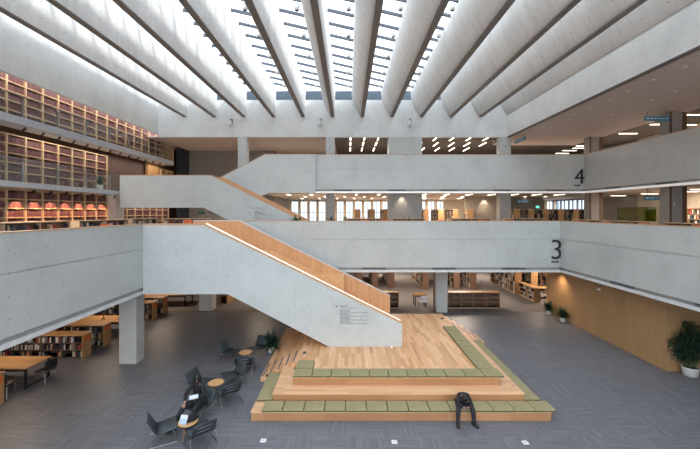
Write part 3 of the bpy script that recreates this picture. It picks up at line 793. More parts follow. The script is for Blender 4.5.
# monitor-like black catalogue screen on the table
for x in (-11.5, -12.3):
    t = thing('desk_lamp', 'black %s desk lamp on the table behind the left bookcases' % ('right-hand' if x > -12 else 'left-hand'), 'lamp', (x, 17.6, .73))
    MB().lathe([(.09,0),(.09,.015),(.02,.02)], n=14).build('base', BLACK, t); MB().tube([(0,0,.01),(0,0,.32)], .012, 6).build('stem', BLACK, t); MB().lathe([(.05,.40),(.11,.30),(.10,.295)], n=14).build('lamp_shade', BLACK, t)
for i, x in enumerate((-13.6, -12.8)):
    t = thing('table_outlet', 'black socket box on the long reading table, %s one' % ('left' if i == 0 else 'right'), 'socket', (x, 12.6, .73)); MB().bevbox(-.09,.09,-.04,.04,0,.03,.006).build('cover', BLACK, t); MB().box(-.06,.06,-.02,.02,.03,.033).build('sockets', DARKG, t)

# ground floor back: tall rows and low cases
for i, (x, y) in enumerate(((.65, 28.3), (1.95, 28.3), (3.25, 28.3), (5.85, 27.5), (8.3, 27.5), (9.6, 27.5), (12.4, 26.0), (13.6, 26.0), (14.8, 26.0))):
    w = .5
    # local x runs away from the hall (+Y): rotate +90 deg, so local -y faces +X ; local +y faces -X
    bookcase('tall double-sided bookcase behind the hall, %s from the left' % ORD[i], (x+w, y, 0), R(90), 4.5, w, 2.15, 5, 5, top=SHELFD, end=SHELFD if i < 6 else SHELFE, body=SHELFW, name='tall_bookcase', fill='mix', density=.85, sides=(0, 1), wid=(.08,.16), group='tall bookcases behind the hall')
bookcase('low empty wooden shelf unit right of the back column', (6.3, 22.1, 0), 0, 3.3, .45, 1.02, 4, 3, body=mat('brown_shelf', (.48,.32,.21), .5), end=SHELFE)
bookcase('low wooden shelf unit behind the staircase foot', (1.7, 22.1, 0), 0, 1.5, .45, 1.02, 2, 3, body=mat('brown_shelf', (.48,.32,.21), .5), end=SHELFE)
bookcase('low wooden bookcase with orange card near the wood wall', (12.6+.45, 25.8, 0), R(-90), 2.1, .45, .95, 2, 3, fill='mix', density=.5, sides=(0,), sign=True) if False else bookcase('low wooden bookcase with orange card near the end of the wood wall', (13.05, 23.7, 0), R(90), 2.2, .45, .93, 2, 3, fill='mix', density=.5, sides=(0, 1), wid=(.05,.1))
desk('pale table beyond the low bookcase near the wood wall', 13.4, 14.6, 24.6, 25.3)
# middle level rows at the back
mids = [(.79,29),(1.99,29),(3.12,29),(6.44,29),(7.68,29),(8.9,29),(10.08,28.8),(13.4,27.8),(14.55,27.8),(15.7,27.8),(16.9,27.8),(18.1,27.8),(19.2,27.8)]
for i, (x, y) in enumerate(mids):
    bookcase('wooden bookcase end on the middle gallery behind the back wall, %s from the left' % ORD[i], (x+.25, y, Z3F), R(90), 2.6 if i != 6 and i < 7 else 1.0 if i == 6 else 2.6, .45, 1.78, 3, 5, top=SHELFW, end=SHELFE, body=SHELFW, name='tall_bookcase', fill='mix', density=.85, sides=(0, 1), wid=(.08,.16), group='bookcases on the middle gallery')
# low cases directly behind the parapets of the middle level
def rail_case(label, loc, rz, L, h):
    n = max(2, int(L/1.3)); return bookcase(label, loc, rz, L, .35, h, n, 3, top=SHELFW, end=SHELFW, body=SHELFW, fill='mix', density=.75, sides=(0, 1), wid=(.05,.12), name='gallery_bookcase')
rail_case('long low bookcase on the left middle gallery, nearer one', (-10.7, 9.6, Z3F), R(90), 3.9, 1.22)
rail_case('long low bookcase on the left middle gallery, middle one', (-10.9, 14.2, Z3F), R(90), 3.2, 1.2)
rail_case('long low bookcase on the left middle gallery, farther one', (-11.2, 18.2, Z3F), R(90), 2.4, 1.2)
for i, (x, L) in enumerate(((-10.8, 2.6), (-.2, 2.2), (2.6, 1.9), (6.1, 2.3), (9.2, 2.2))):
    rail_case('low bookcase behind the back wall of the middle gallery, %s from the left' % ORD[i], (x, 20.5, Z3F), 0, L, 1.17)
for i, (y, L) in enumerate(((9.2, 2.2), (12.0, 2.4), (15.0, 2.2), (17.8, 2.4))):
    rail_case('low bookcase along the right middle gallery, %s from the camera side' % ORD[i], (13.3, y, Z3F), R(90), L, 1.13)
# orange chairs peeking over the parapets
oc = None
def orange_chair():
    t = thing('orange_chair', '', 'chair')
    MB().bevbox(-.24,.24,-.22,.22,.44,.50,.02).build('seat', ORANGE, t, True)
    MB().bevbox(-.24,.24,-.25,-.20,.58,1.11,.02).build('backrest', ORANGE, t, True)
    for a in (-1, 1):
        for b in (-1, 1): MB().tube([(a*.19,b*.18,.45),(a*.21,b*.2,0)], .013, 6).build('leg', CHROME, t)
        MB().tube([(a*.2,-.2,.45),(a*.2,-.225,.62)], .012, 6).build('back_support', CHROME, t)
    return t
spots = [((-9.3, 13.1), 90, 'on the left middle gallery near the corner'), ((-9.0,19.9), 0, 'on the gallery behind the staircase top'), ((.9,19.75), 0, 'behind the back wall, left of centre'),
         ((2.05,19.75), 0, 'behind the back wall, at the centre'), ((5.1,19.75), 0, 'behind the back wall, right of the broad shaft'), ((7.5,19.75), 0, 'behind the back wall, under the ceiling lights'), ((9.0,19.75), 0, 'behind the back wall, beside the taupe partition'),
         ((12.2,11.9), -90, 'along the right gallery, nearest the camera'), ((12.2,14.2), -90, 'along the right gallery, second from the camera'), ((12.2,16.2), -90, 'along the right gallery, third from the camera'), ((12.2,18.2), -90, 'along the right gallery, farthest from the camera')]
for (x, y), rz, l in spots:
    if oc is None: oc = orange_chair(); o = oc; o.location = (x, y, Z3F); o.rotation_euler = (0,0,R(rz))
    else: o = dup(oc, (x, y, Z3F), R(rz))
    o['label'] = 'orange chair back '+l; o['group'] = 'orange chairs on the middle gallery'
for i, (x, y) in enumerate(((12.7,24.6), (14.2,26.0), (15.0, 26.0), (16.0, 26.0))):
    o = dup(oc, (x, y if y > 25 else 26.2, Z4F), 0, 'orange chair back on the upper gallery at the back right, %s from the left' % ORD[i], 'orange chairs on the upper gallery')
# potted plants on galleries
plant('leafy green plant behind the back wall, left of the wide windows', (-2.9, 19.9, Z3F), 1.4, .6, .22, .7, 110, LEAF, 11)
plant('second leafy plant behind the back wall, next to the left column', (-.95, 19.9, Z3F), 1.3, .5, .2, .72, 90, LEAFD, 12)
plant('leafy plant in front of the broad shaft behind the back wall', (3.35, 19.8, Z3F), 1.3, .55, .2, .7, 100, LEAF, 13)
plant('leafy plant by the column at the right of the back wall', (9.3+.35, 19.85, Z3F), 1.3, .55, .2, .7, 100, LEAFD, 14)
plant('small green plant beside the wide windows on the middle gallery', (-.2, 26.4, Z3F), 1.2, .4, .2, .9, 70, LEAF, 15)
plant('plant in a white pot at the end of the lower glass walkway', (-14.1, 19.9, 7.36), .9, .45, .16, .28, 110, LEAF, 16)

# ------------------------------------------------------------------ wall of bookshelves on the left
BUDGET['mix'] = 0
XSF = -14.7
def wall_shelves(label, y0, nb, z0, rows, pitch=.41, fill='mar', hide=0):
    t = thing('wall_bookcase', label, 'bookcase', (XSF, y0, z0), 0)
    for i in range(nb+1): box(-.45, 0, i*.9-.035, i*.9+.035, 0, rows*pitch+.06).build('upright', SHELFW, t)
    for j in range(rows+1): box(-.45, -.004, .035, nb*.9-.035, j*pitch, j*pitch+.045).build('shelf', SHELFW, t)
    box(-.47, -.45, 0, nb*.9, 0, rows*pitch+.04).build('back_panel', SHELFD, t)
    if fill:
        T = Matrix.Translation((XSF, y0, z0)) @ Matrix.Rotation(R(90), 4, 'Z')   # local x -> +Y, local -y -> +X
        for i in range(nb):
            for j in range(rows): fill_row(fill, T, i*.9+.04, (i+1)*.9-.04, .05, .24, j*pitch+.046, pitch-.05, 1, (.045,.06))
    return t
def W(*a, **k): return wall_shelves(*a, **k)
W('top tier of the wall of bookshelves, packed with maroon volumes', 14.19, 15, 10.12, 5)
W('empty end bays at the far end of the top tier of the book wall', 14.19+.9*15+.01, 2, 10.12, 5, fill=None)
W('middle tier of the wall of bookshelves above the lower glass walkway', 14.19, 8, 7.42, 5)
W('two bay bookshelf at the far end of the middle tier', 27.7, 2, 7.42, 5, fill='mar') if False else W('two bay empty bookshelf at the far end of the middle tier', 27.6, 2, 7.42, 5, fill=None)
W('bottom tier of the wall of bookshelves lit by warm spotlights', 14.19, 8, 4.6, 6)
W('bottom tier continuation of bookshelves beyond the pale column', 22.4, 7, 4.6, 6)
struct('wall_left', box(-15.3, -15.1, 21.5, 25.9, 7.36, 9.76), MAROONW, 'dark maroon wall panel in the middle tier')
struct('wall_left', box(-15.0, -14.8, 25.9, 27.5, 7.36, 9.76), SHELFE, 'wood wall panel in the middle tier')
column(-14.9, -14.2, 21.45, 22.2, Z3F, 7.13, 'pale column in the bottom tier of the book wall')
# walkways
def walkway(n, label, y1, zb, zt, hg):
    o = struct('floor', box(-14.65, -13.7, YN, y1, zb, zt-.02), mat('walkway_grey', (.62,.64,.67), .5), label)
    box(-13.72, -13.69, YN, y1, zb, zt).build('edge_trim', mat('walkway_edge', (.52,.57,.64), .4), o)
    t = thing('glass_balustrade', 'clear glass balustrade of the %s walkway along the book wall' % n, 'balustrade', (-13.75, 0, zt))
    y = 9.4; g = 0
    while y < y1-.2:
        yy = min(y+1.75, y1); box(-.006, .006, y+.03, yy-.03, .05, hg).build('glass_panel', RAILG, t)
        if y > 10: 
            b = box(-.03, .0, y-.05, y+.05, .0, hg-.08); b.build('post', CHROME, t)
        y += 1.8
    box(-.02, .02, 9.4, y1, hg, hg+.03).build('handrail', CHROME, t)
    return o
walkway('upper', 'grey upper walkway slab along the book wall', 27.5, 9.76, 10.08, .88)
walkway('lower', 'grey lower walkway slab along the book wall', 20.98, 7.13, 7.36, .95)
# spotlights under walkways
ws = None
def walk_spot():
    t = thing('walkway_spotlight', '', 'spotlight')
    MB().tube([(0,0,0),(0,0,-.10)], .014, 6).build('stem', BLACK, t)
    MB().tube([(.05,0,-.08),(-.09,0,-.17)], .045, 12).build('lamp_body', BLACK, t, True)
    return t
def add_ws(x, y, z, lab, grp):
    global ws
    if ws is None: ws = walk_spot(); o = ws; o.location = (x, y, z)
    else: o = dup(ws, (x, y, z))
    o['label'] = lab; o['group'] = grp
for k in range(14):
    y = 15.1+.9*k-.1
    add_ws(-13.85, y, 9.76, 'black spotlight under the upper glass walkway, %s from the left' % ORD[k], 'spotlights under the upper walkway')
    if k < 7:
        yy = 14.19+.9*(k+.5)+.45*0
        add_ws(-13.95, 15.1+.9*(k)+.45, 7.13, 'black spotlight under the lower glass walkway, %s from the left' % ORD[k], 'spotlights under the lower walkway')
def light(name, typ, loc, energy, col=(1,1,1), size=.1, rot=(0,0,0), sy=None, spot=None, blend=.5):
    d = bpy.data.lights.new(name, typ); d.energy = energy; d.color = col
    if typ == 'AREA':
        d.size = size
        if sy: d.shape = 'RECTANGLE'; d.size_y = sy
    elif typ == 'SPOT': d.spot_size = R(spot); d.spot_blend = blend; d.shadow_soft_size = size
    else: d.shadow_soft_size = size
    o = bpy.data.objects.new(name, d); COL.objects.link(o); o.location = loc; o.rotation_euler = rot; return o
WARM = (1, .66, .36)
for k in range(7):
    y = 15.1+.9*k+.45
    light('shelf_spot', 'SPOT', (-14.20, y, 6.93), 130, (1,.55,.28), .02, (0, R(34), 0), spot=58, blend=.7)

# ------------------------------------------------------------------ lounge group
def lounge_chair():
    t = thing('lounge_chair', '', 'chair')
    # facing +Y ; seat and back are curved shells with thickness
    def shell(path, w0, w1, th):
        n = len(path); mb = MB(); rings = []
        for i, (y, z) in enumerate(path):
            y2, z2 = path[min(i+1, n-1)]; y1, z1 = path[max(i-1, 0)]
            d = Vector((0, y2-y1, z2-z1)).normalized(); nrm = Vector((0, -d.z, d.y))
            w = w0+(w1-w0)*i/(n-1); ring = []
            for s_, o_ in ((-1, 0), (-.9, .6), (0, .5), (.9, .6), (1, 0), (.9, -.4), (0, -.5), (-.9, -.4)):
                curve = .03*(abs(s_)**2)
                p = Vector((s_*w/2, y, z))+nrm*(o_*th+curve); ring.append(tuple(p))
            rings.append(ring)
        return mb.loft(rings)
    shell([(.36,.415),(.33,.425),(.15,.40),(-.05,.375),(-.22,.37)], .66, .62, .045).build('seat', LEATHER, t, True)
    shell([(-.22,.385),(-.28,.46),(-.34,.58),(-.41,.70),(-.45,.775)], .64, .60, .04).build('backrest', LEATHER, t, True)
    rb = MB()
    for y, z in ((-.325,.49),(-.405,.635)): rb.tube([(-.30,y,z),(0,y-.015,z),(.30,y,z)], .009, 6)
    rb.build('back_rail', CHROME, t)
    for a in (-1, 1):
        MB().tube([(a*.27,.20,.37),(a*.335,.26,.30),(a*.335,.33,.012),(a*.335,-.42,.012),(a*.335,-.30,.30),(a*.27,-.22,.36)], .010, 8).build('sled_frame', CHROME, t)
    MB().tube([(-.27,.12,.345),(.27,.12,.345)], .010, 6).build('cross_bar', CHROME, t)
    MB().tube([(-.27,-.2,.345),(.27,-.2,.345)], .010, 6).build('cross_bar', CHROME, t)
    return t
lc = None
def face(fx, fy): return math.atan2(fy, fx)-math.pi/2
chairs = [((-4.95,9.45),(.87,.48),'left of the nearest round table, facing right'),
 ((-3.92,9.28),(-.66,.75),'right of the nearest round table, its back to the camera'),
 ((-4.46,10.42),(-.42,-.91),'in which the person in black with a tablet sits'),
 ((-5.02,11.9),(.95,-.3),'directly behind the seated person, facing the middle round table'),
 ((-4.13,12.42),(-.76,-.65),'behind the middle round table on its right, turned to the camera'),
 ((-3.88,11.33),(-.62,.78),'right in front of the middle round table, its back to the camera'),
 ((-4.84,14.5),(.93,-.35),'left of the farthest round table'),
 ((-3.85,14.95),(-.4,-.92),'right behind the farthest round table beside the potted plant'),
 ((-3.98,13.45),(-.1,1),'in front of the farthest round table, its back to the camera')]
for i, ((x, y), (fx, fy), l) in enumerate(chairs):
    if lc is None: lc = lounge_chair(); o = lc; o.location = (x, y, 0); o.scale = (1.0,.86,.9); o.rotation_euler = (0,0,face(fx, fy))
    else: o = dup(lc, (x, y, 0), face(fx, fy))
    o['label'] = 'charcoal lounge chair '+l; o['group'] = 'lounge chairs around the round tables'
def round_table():
    t = thing('round_table', '', 'table')
    MB().lathe([(.285,.42),(.30,.43),(.30,.445),(.29,.452),(.001,.452)], n=36).build('table_top', TAB, t)
    MB().lathe([(.29,.4205),(.30,.41),(.28,.405),(.01,.405)], n=36).build('under_rim', BLACK, t)
    for k in range(3):
        a = 2*math.pi*k/3-1.9; MB().tube([(.12*math.cos(a),.12*math.sin(a),.405),(.22*math.cos(a),.22*math.sin(a),0)], .02, 8, taper=[.024,.015]).build('leg', SHELFE, t)
    return t
rt = None
for (x, y), l in (((-4.32,9.46),'nearest small round wooden table, carrying a bag and papers'), ((-4.38,11.62),'middle small round wooden table, empty'), ((-4.13,14.12),'farthest small round wooden table, near the potted plant')):
    if rt is None: rt = round_table(); o = rt; o.location = (x, y, 0)
    else: o = dup(rt, (x, y, 0))
    o.scale = (.84,.84,1)
    o['label'] = l; o['group'] = 'small round tables'
# bag and papers
t = thing('shoulder_bag', 'black soft bag lying on the nearest round table', 'bag', (-4.28, 9.48, .453), R(25))
mb = MB(); mb.loft([[(.17*c*(1+.05*math.cos(3*a)), .11*s_, z) for a in [2*math.pi*k/14 for k in range(14)] for c, s_ in ((math.cos(a), math.sin(a)),)] if False else [(r*.19*math.cos(2*math.pi*k/14)*(1+.08*math.cos(6*math.pi*k/14)), r*.12*math.sin(2*math.pi*k/14), z) for k in range(14)] for r, z in ((.85,0),(1,.03),(.97,.09),(.75,.13),(.3,.14))])
mb.build('bag_body', CLOTH, t, True); MB().tube([(-.15,0,.10),(-.08,-.06,.17),(.08,-.06,.17),(.15,0,.10)], .01, 6).build('strap', BLACK, t)
t = thing('newspaper', 'pale blue and white papers leaning on the black bag on the nearest table', 'papers', (-4.40, 9.38, .453), R(-15))
MB().obox((0,0,.10), (.11,0,.01), (0,.04,.09), (0,-.006,.003)).build('sheet', PAPER, t); MB().obox((.03,-.05,.06), (.09,.01,.0), (0,.035,.055), (0,-.005,.004)).build('sheet', BLUEP, t)

# ------------------------------------------------------------------ people
def skin_obj(name, J, E, m, parent=None, root=0, sub=2, label=None):
    names = list(J); me = bpy.data.meshes.new(name)
    me.from_pydata([J[n][0] for n in names], [(names.index(a), names.index(b)) for a, b in E if True], [])
    o = bpy.data.objects.new(name, me); COL.objects.link(o)
    mod = o.modifiers.new('Skin', 'SKIN'); mod.use_smooth_shade = True
    if not me.skin_vertices: me.attributes.new('skin', 'FLOAT', 'POINT') if False else None
    if not me.skin_vertices:
        bpy.context.view_layer.objects.active = o; o.select_set(True)
    for i, n in enumerate(names):
        r = J[n][1]; r = (r, r) if isinstance(r, (int, float)) else r
        me.skin_vertices[0].data[i].radius = r
        me.skin_vertices[0].data[i].use_root = (i == root)
    ss = o.modifiers.new('Subsurf', 'SUBSURF'); ss.levels = sub; ss.render_levels = sub
    bpy.context.view_layer.update()
    dg = bpy.context.evaluated_depsgraph_get(); me2 = bpy.data.meshes.new_from_object(o.evaluated_get(dg))
    bpy.data.objects.remove(o); me2.name = name
    me2.materials.clear(); me2.materials.append(m)
    for p in me2.polygons: p.use_smooth = True
    q = bpy.data.objects.new(name, me2); COL.objects.link(q)
    if parent: q.parent = parent
    if label: q['label'] = label
    return q
def V(*a): return Vector(a)
def ellip(mb, c, ax, ay, az, n=16, m=10):
    c = Vector(c); ax, ay, az = Vector(ax), Vector(ay), Vector(az); rings = []
    for j in range(m+1):
        ph = math.pi*(.02+.96*j/m)
        rings.append([tuple(c+ax*math.sin(ph)*math.cos(2*math.pi*k/n)+ay*math.sin(ph)*math.sin(2*math.pi*k/n)-az*math.cos(ph)) for k in range(n)])
    mb.loft(rings); return mb
def person(label, root, P, cap=False):
    """P: joint positions (world). hips, chest, neck, head, fwd/up of head, knees, ankles, toes, elbows, wrists, hand dirs."""
    t = thing('person', label, 'person', root)
    L = lambda p: Vector(p)-Vector(root)
    J = {}; E = []
    def j(n, p, r): J[n] = (tuple(L(p)), r)
    h, c, nk, hd = map(Vector, (P['hips'], P['chest'], P['neck'], P['head']))
    hf = Vector(P['hfwd']).normalized(); hu = Vector(P['hup']).normalized(); hs = hf.cross(hu).normalized()
    j('pelvis', h, (.135,.10)); j('waist', h.lerp(c, .4), (.125,.09)); j('chest', c, (.165,.115)); j('neckbase', nk.lerp(c,.25), (.085,.07)); j('neck', nk, .052)
    j('jaw', hd-hu*.055+hf*.012, (.062,.07)); j('skull', hd+hu*.03-hf*.006, (.078,.092)); j('crown', hd+hu*.075-hf*.01, (.055,.065))
    E += [('pelvis','waist'),('waist','chest'),('chest','neckbase'),('neckbase','neck'),('neck','jaw'),('jaw','skull'),('skull','crown')]
    for s_ in 'lr':
        sh, el, wr = Vector(P['sh_'+s_]), Vector(P['el_'+s_]), Vector(P['wr_'+s_])
        hp, kn, an, to = Vector(P['hp_'+s_]), Vector(P['kn_'+s_]), Vector(P['an_'+s_]), Vector(P['to_'+s_])
        j('sh'+s_, sh, .058); j('ua'+s_, sh.lerp(el,.5), .047); j('el'+s_, el, .04); j('fa'+s_, el.lerp(wr,.4), .038); j('wr'+s_, wr, (.026,.022))
        hdv = Vector(P['hand_'+s_]).normalized(); j('pa'+s_, wr+hdv*.055, (.036,.018)); 
        E += [('neckbase','sh'+s_),('sh'+s_,'ua'+s_),('ua'+s_,'el'+s_),('el'+s_,'fa'+s_),('fa'+s_,'wr'+s_),('wr'+s_,'pa'+s_)]
        j('hp'+s_, hp, .092); j('th'+s_, hp.lerp(kn,.5), .078); j('kn'+s_, kn, .057); j('ca'+s_, kn.lerp(an,.35), .054); j('an'+s_, an, .036); j('he'+s_, an+V(0,0,-.035), .034); j('to'+s_, to, (.036,.022))
        E += [('pelvis','hp'+s_),('hp'+s_,'th'+s_),('th'+s_,'kn'+s_),('kn'+s_,'ca'+s_),('ca'+s_,'an'+s_),('an'+s_,'he'+s_),('he'+s_,'to'+s_)]
    skin_obj('body', J, E, SKIN, t)
    # hands: five bent fingers each
    for s_ in 'lr':
        wr = L(P['wr_'+s_]); d = Vector(P['hand_'+s_]).normalized(); n_ = Vector(P['palm_'+s_]).normalized(); sd = d.cross(n_).normalized(); n_ = sd.cross(d)
        mb = MB(); 
        for k, (o_, ln) in enumerate(((-.030,.062),(-.010,.072),(.011,.068),(.031,.052))):
            b = wr+d*.085+sd*o_; mb.tube([b-d*.02, b, b+d*ln*.45+n_*.006, b+d*ln*.75+n_*ln*.35, b+d*ln*.8+n_*ln*.7], .0085, 7, taper=[.009,.0092,.0088,.008,.006])
        sg = 1 if s_ == 'l' else -1
        b = wr+d*.03+sd*.030*sg; mb.tube([b-sd*.015*sg, b+sd*.015*sg+d*.02, b+sd*.028*sg+d*.045+n_*.012, b+sd*.026*sg+d*.065+n_*.024], .01, 7, taper=[.011,.0105,.0095,.007])
        mb.build('fingers', SKIN, t, True)
    # face
    hl = L(hd)
    mb = MB(); ellip(mb, hl+hf*.088-hu*.005, hs*.013, hf*.018, hu*.024); mb.build('nose', SKIN, t, True)
    mb = MB()
    for a in (-1, 1): ellip(mb, hl+hs*.078*a+hu*.0, hs*.012, hf*.02, hu*.032)
    mb.build('ears', SKIN, t, True)
    mb = MB()
    for a in (-1, 1): ellip(mb, hl+hs*.03*a+hf*.078+hu*.018, hs*.013, hf*.008, hu*.006, 8, 6)
    mb.build('eyes', BLACK, t, True)
    mb = MB(); ellip(mb, hl+hf*.078-hu*.048, hs*.022, hf*.006, hu*.006, 8, 6); mb.build('mouth', mat('lips', (.35,.12,.10), .5), t, True)
    mb = MB(); ellip(mb, hl+hu*(.04 if cap else .01)-hf*(.045 if cap else .035), hs*(.098 if cap else .108), hf*(.100 if cap else .115), hu*(.100 if cap else .135)); mb.build('hair', HAIR, t, True)
    if cap:
        mb = MB(); ellip(mb, hl+hu*.07-hf*.005, hs*.097, hf*.106, hu*.062); mb.obox(hl+hf*.125+hu*.045, hs*.06, hf*.04-hu*.006, hu*.005); mb.build('cap', CLOTH, t, True)
    # jacket
    J2 = {k: (J[k][0], tuple(v+.022 for v in J[k][1]) if isinstance(J[k][1], tuple) else J[k][1]+.018) for k in J if k in ('pelvis','waist','chest','neckbase') or k[:2] in ('sh','ua','el','fa')}
    for s_ in 'lr': J2['cuff'+s_] = (tuple(Vector(J['fa'+s_][0]).lerp(Vector(J['wr'+s_][0]), .85)), .036)
    J2['collar'] = (tuple(Vector(J['neckbase'][0]).lerp(Vector(J['neck'][0]), 1.05)), .088)
    E2 = [('pelvis','waist'),('waist','chest'),('chest','neckbase'),('neckbase','collar')]
    for s_ in 'lr': E2 += [('neckbase','sh'+s_),('sh'+s_,'ua'+s_),('ua'+s_,'el'+s_),('el'+s_,'fa'+s_),('fa'+s_,'cuff'+s_)]
    skin_obj('jacket', J2, E2, CLOTH, t)
    J3 = {'pelvis': (J['pelvis'][0], (.15,.115))}; E3 = []
    for s_ in 'lr':
        for k, e in (('hp',.02),('th',.018),('kn',.018),('ca',.018),('an',.026)): J3[k+s_] = (tuple(Vector(J[k+s_][0])-V(0,0,.035 if k == 'an' else 0)), J[k+s_][1]+e)
        E3 += [('pelvis','hp'+s_),('hp'+s_,'th'+s_),('th'+s_,'kn'+s_),('kn'+s_,'ca'+s_),('ca'+s_,'an'+s_)]
    skin_obj('trousers', J3, E3, CLOTH2, t)
    for s_ in 'lr':
        an, to = L(P['an_'+s_]), L(P['to_'+s_]); d = (to-an); d.z = 0; d.normalize(); sd = d.cross(V(0,0,1))
        base = V(an.x, an.y, 0)-V(0,0,root[2]); rings = []
        for q, w, z in ((-.085,.036,.10),(-.055,.046,.115),(.02,.050,.105),(.09,.054,.075),(.15,.052,.062),(.195,.032,.04)):
            p = base+d*q; rings.append([tuple(p+sd*w*c_+V(0,0,(z if up else .001)*1.0)) for c_, up in ((-1,0),(-1,.5),(-.6,1),(.6,1),(1,.5),(1,0))])
            rings[-1] = [tuple(p+sd*w*c_+V(0,0,.002+z*u_)) for c_, u_ in ((-1,0),(-1,.55),(-.55,1),(.55,1),(1,.55),(1,0))]
        mb = MB().loft(rings); so = mb.build('shoe', SHOE, t, True)
        sm = MB(); sm.loft([[tuple(p) for p in (base+d*q-sd*w+V(0,0,.0), base+d*q+sd*w+V(0,0,.0), base+d*q+sd*w+V(0,0,.018), base+d*q-sd*w+V(0,0,.018))] for q, w in ((-.08,.034),(.0,.044),(.1,.052),(.185,.034))]); sm.build('sole', WHITE, so)
    return t
# person on the front tier, bent over a phone
pq = person('person in black with a dark jacket, bent over a phone on the front cushions', (3.38, 10.2, 0), dict(
    hips=(3.38,10.48,.44), chest=(3.38,10.33,.72), neck=(3.38,10.19,.81), head=(3.38,10.07,.775), hfwd=(.05,-.55,-.84), hup=(0,-.84,.55),
    sh_l=(3.52,10.26,.77), sh_r=(3.24,10.26,.77), el_l=(3.59,10.08,.58), el_r=(3.17,10.08,.58), wr_l=(3.48,9.97,.55), wr_r=(3.31,9.97,.55), hand_l=(-.5,-.5,.15), hand_r=(.5,-.5,.15), palm_l=(-.6,.3,.6), palm_r=(.6,.3,.6),
    hp_l=(3.48,10.44,.42), hp_r=(3.28,10.44,.42), kn_l=(3.60,10.03,.50), kn_r=(3.16,10.03,.50), an_l=(3.63,10.0,.10), an_r=(3.12,10.0,.10), to_l=(3.69,9.86,.04), to_r=(3.09,9.86,.04)))
pq.scale = (.92, .94, .93)
t = thing('phone', 'small bright-screened phone held by the person on the front cushions', 'phone', (3.40, 9.93, .56), R(10))
MB().obox((0,0,0), (.075,0,0), (0,.03,.022), (0,-.004,.005)).build('case', BLACK, t); MB().obox((0,.0,.006), (.07,0,0), (0,.027,.020), (0,-.0008,.001)).build('screen', mat('phone_screen', (.5,.6,.7), emit=(.6,.72,.9), estr=.9), t)
# person in the lounge chair
person('person in black with a black cap, sitting in a lounge chair with a tablet', (-4.5, 10.2, 0), dict(
    hips=(-4.47,10.42,.52), chest=(-4.46,10.44,.86), neck=(-4.45,10.40,1.06), head=(-4.45,10.33,1.16), hfwd=(.32,-.92,-.12), hup=(.0,-.12,.99),
    sh_l=(-4.29,10.33,.98), sh_r=(-4.62,10.47,.98), el_l=(-4.19,10.20,.76), el_r=(-4.76,10.26,.74), wr_l=(-4.33,10.06,.76), wr_r=(-4.68,10.03,.64), hand_l=(-.8,-.3,.05), hand_r=(.1,-.6,-.4), palm_l=(0,.2,1), palm_r=(.2,-.2,-1),
    hp_l=(-4.37,10.36,.50), hp_r=(-4.56,10.42,.50), kn_l=(-4.36,9.95,.52), kn_r=(-4.70,10.0,.52), an_l=(-4.42,9.83,.10), an_r=(-4.88,9.76,.10), to_l=(-4.45,9.70,.04), to_r=(-4.97,9.62,.04)))
t = thing('tablet', 'pale blue tablet held in the lap of the person in the lounge chair', 'tablet', (-4.42, 10.03, .80), R(20))
MB().obox((0,0,0), (.12,0,.01), (0,.075,.02), (0,-.003,.006)).build('cover', BLUEP, t); MB().obox((0,0,.008), (.11,0,.01), (0,.067,.018), (0,-.0005,.001)).build('screen', PAPER, t)

# ------------------------------------------------------------------ signs, cameras, lights on ceilings
def hang_sign(label, x0, x1, y, z0, z1, ztop, marks=True, rot=None):
    t = thing('hanging_sign', label, 'sign', ((x0+x1)/2, y, z0)); w = (x1-x0)/2; h = z1-z0
    box(-w, w, -.03, .03, 0, h).build('sign_board', BLUE, t)
    for a in (-.8, .8): MB().tube([(a*w,0,h),(a*w,0,ztop-z0)], .012, 6).build('rod', BLACK, t)
    mb = MB(); x = -w*.9
    while x < w*.85:
        l = random.uniform(.05,.16); mb.box(x, x+l, -.036, -.03, h*.35, h*.65); x += l+.07
    mb.build('white_lettering', WHITE, t)
    if rot: t.rotation_euler = (0,0,rot)
    return t
hang_sign('blue hanging sign over the right upper gallery near the column', 16.1, 17.45, 19.0, 11.05, 11.29, ZR)
hang_sign('blue hanging sign over the right middle gallery near the column', 16.95, 18.4, 20.0, 6.78, 7.0, Z4B+.04)
hang_sign('blue hanging sign on the middle gallery behind the back right bookcases', 13.1, 13.9, 27.0, 6.82, 7.02, Z4B+.04)
t = hang_sign('small blue hanging sign at the back right of the upper gallery seen edge on', 11.55, 13.05, 25.0, 11.12, 11.34, ZR, rot=R(-90))
o = box(14.5, 14.72, 26.95, 27.0, 6.42, 6.56).build('exit_sign', EXITG); tag(o, 'small glowing green exit sign above the middle gallery bookcases', 'sign')
o = box(13.1, 13.28, 25.5, 25.54, 2.0, 2.12).build('exit_sign', EXITG); tag(o, 'small glowing green exit sign between the tall ground floor bookcases', 'sign')
o.location = (-.2, 1.3, .15)
for px, l in ((231.6, 'left'), (320.8, 'middle'), (410, 'right')):
    x = (px-348)/F*25.4
    t = thing('security_camera', 'white camera bracket on the wall below the skylight, %s of three' % l, 'camera', (x, 25.4, 12.55), 0, 'wall cameras')
    box(-.08,.08,-.12,0,.05,.30).build('bracket', FRAMEG, t); MB().tube([(0,-.03,.08),(0,-.16,.06)], .02, 8).build('arm', MAGW, t); MB().tube([(0,-.16,.10),(-.06,-.2,-.30)], .10, 12).build('lamp_body', MAGW, t, True)
# round wall sensors on columns
for (x, y, z, l) in ((11.4,25.4,10.9,'upper right column'), (11.4,25.4,6.6,'middle level right column'), (17.7,18.98,6.5,'near right gallery column'), (-1.3,25.4,6.6,'middle level left column'), (-1.3,25.4,10.85,'upper left column')):
    t = thing('dome_camera', 'small white dome camera on the %s' % l, 'camera', (x, y, z)); MB().tube([(0,0,0),(0,-.05,0)], .06, 12).build('mount', WHITE, t); mb = MB(); ellip(mb, (0,-.06,0), (.05,0,0), (0,.05,0), (0,0,.05)); mb.build('dome', FRAMEG, t, True)
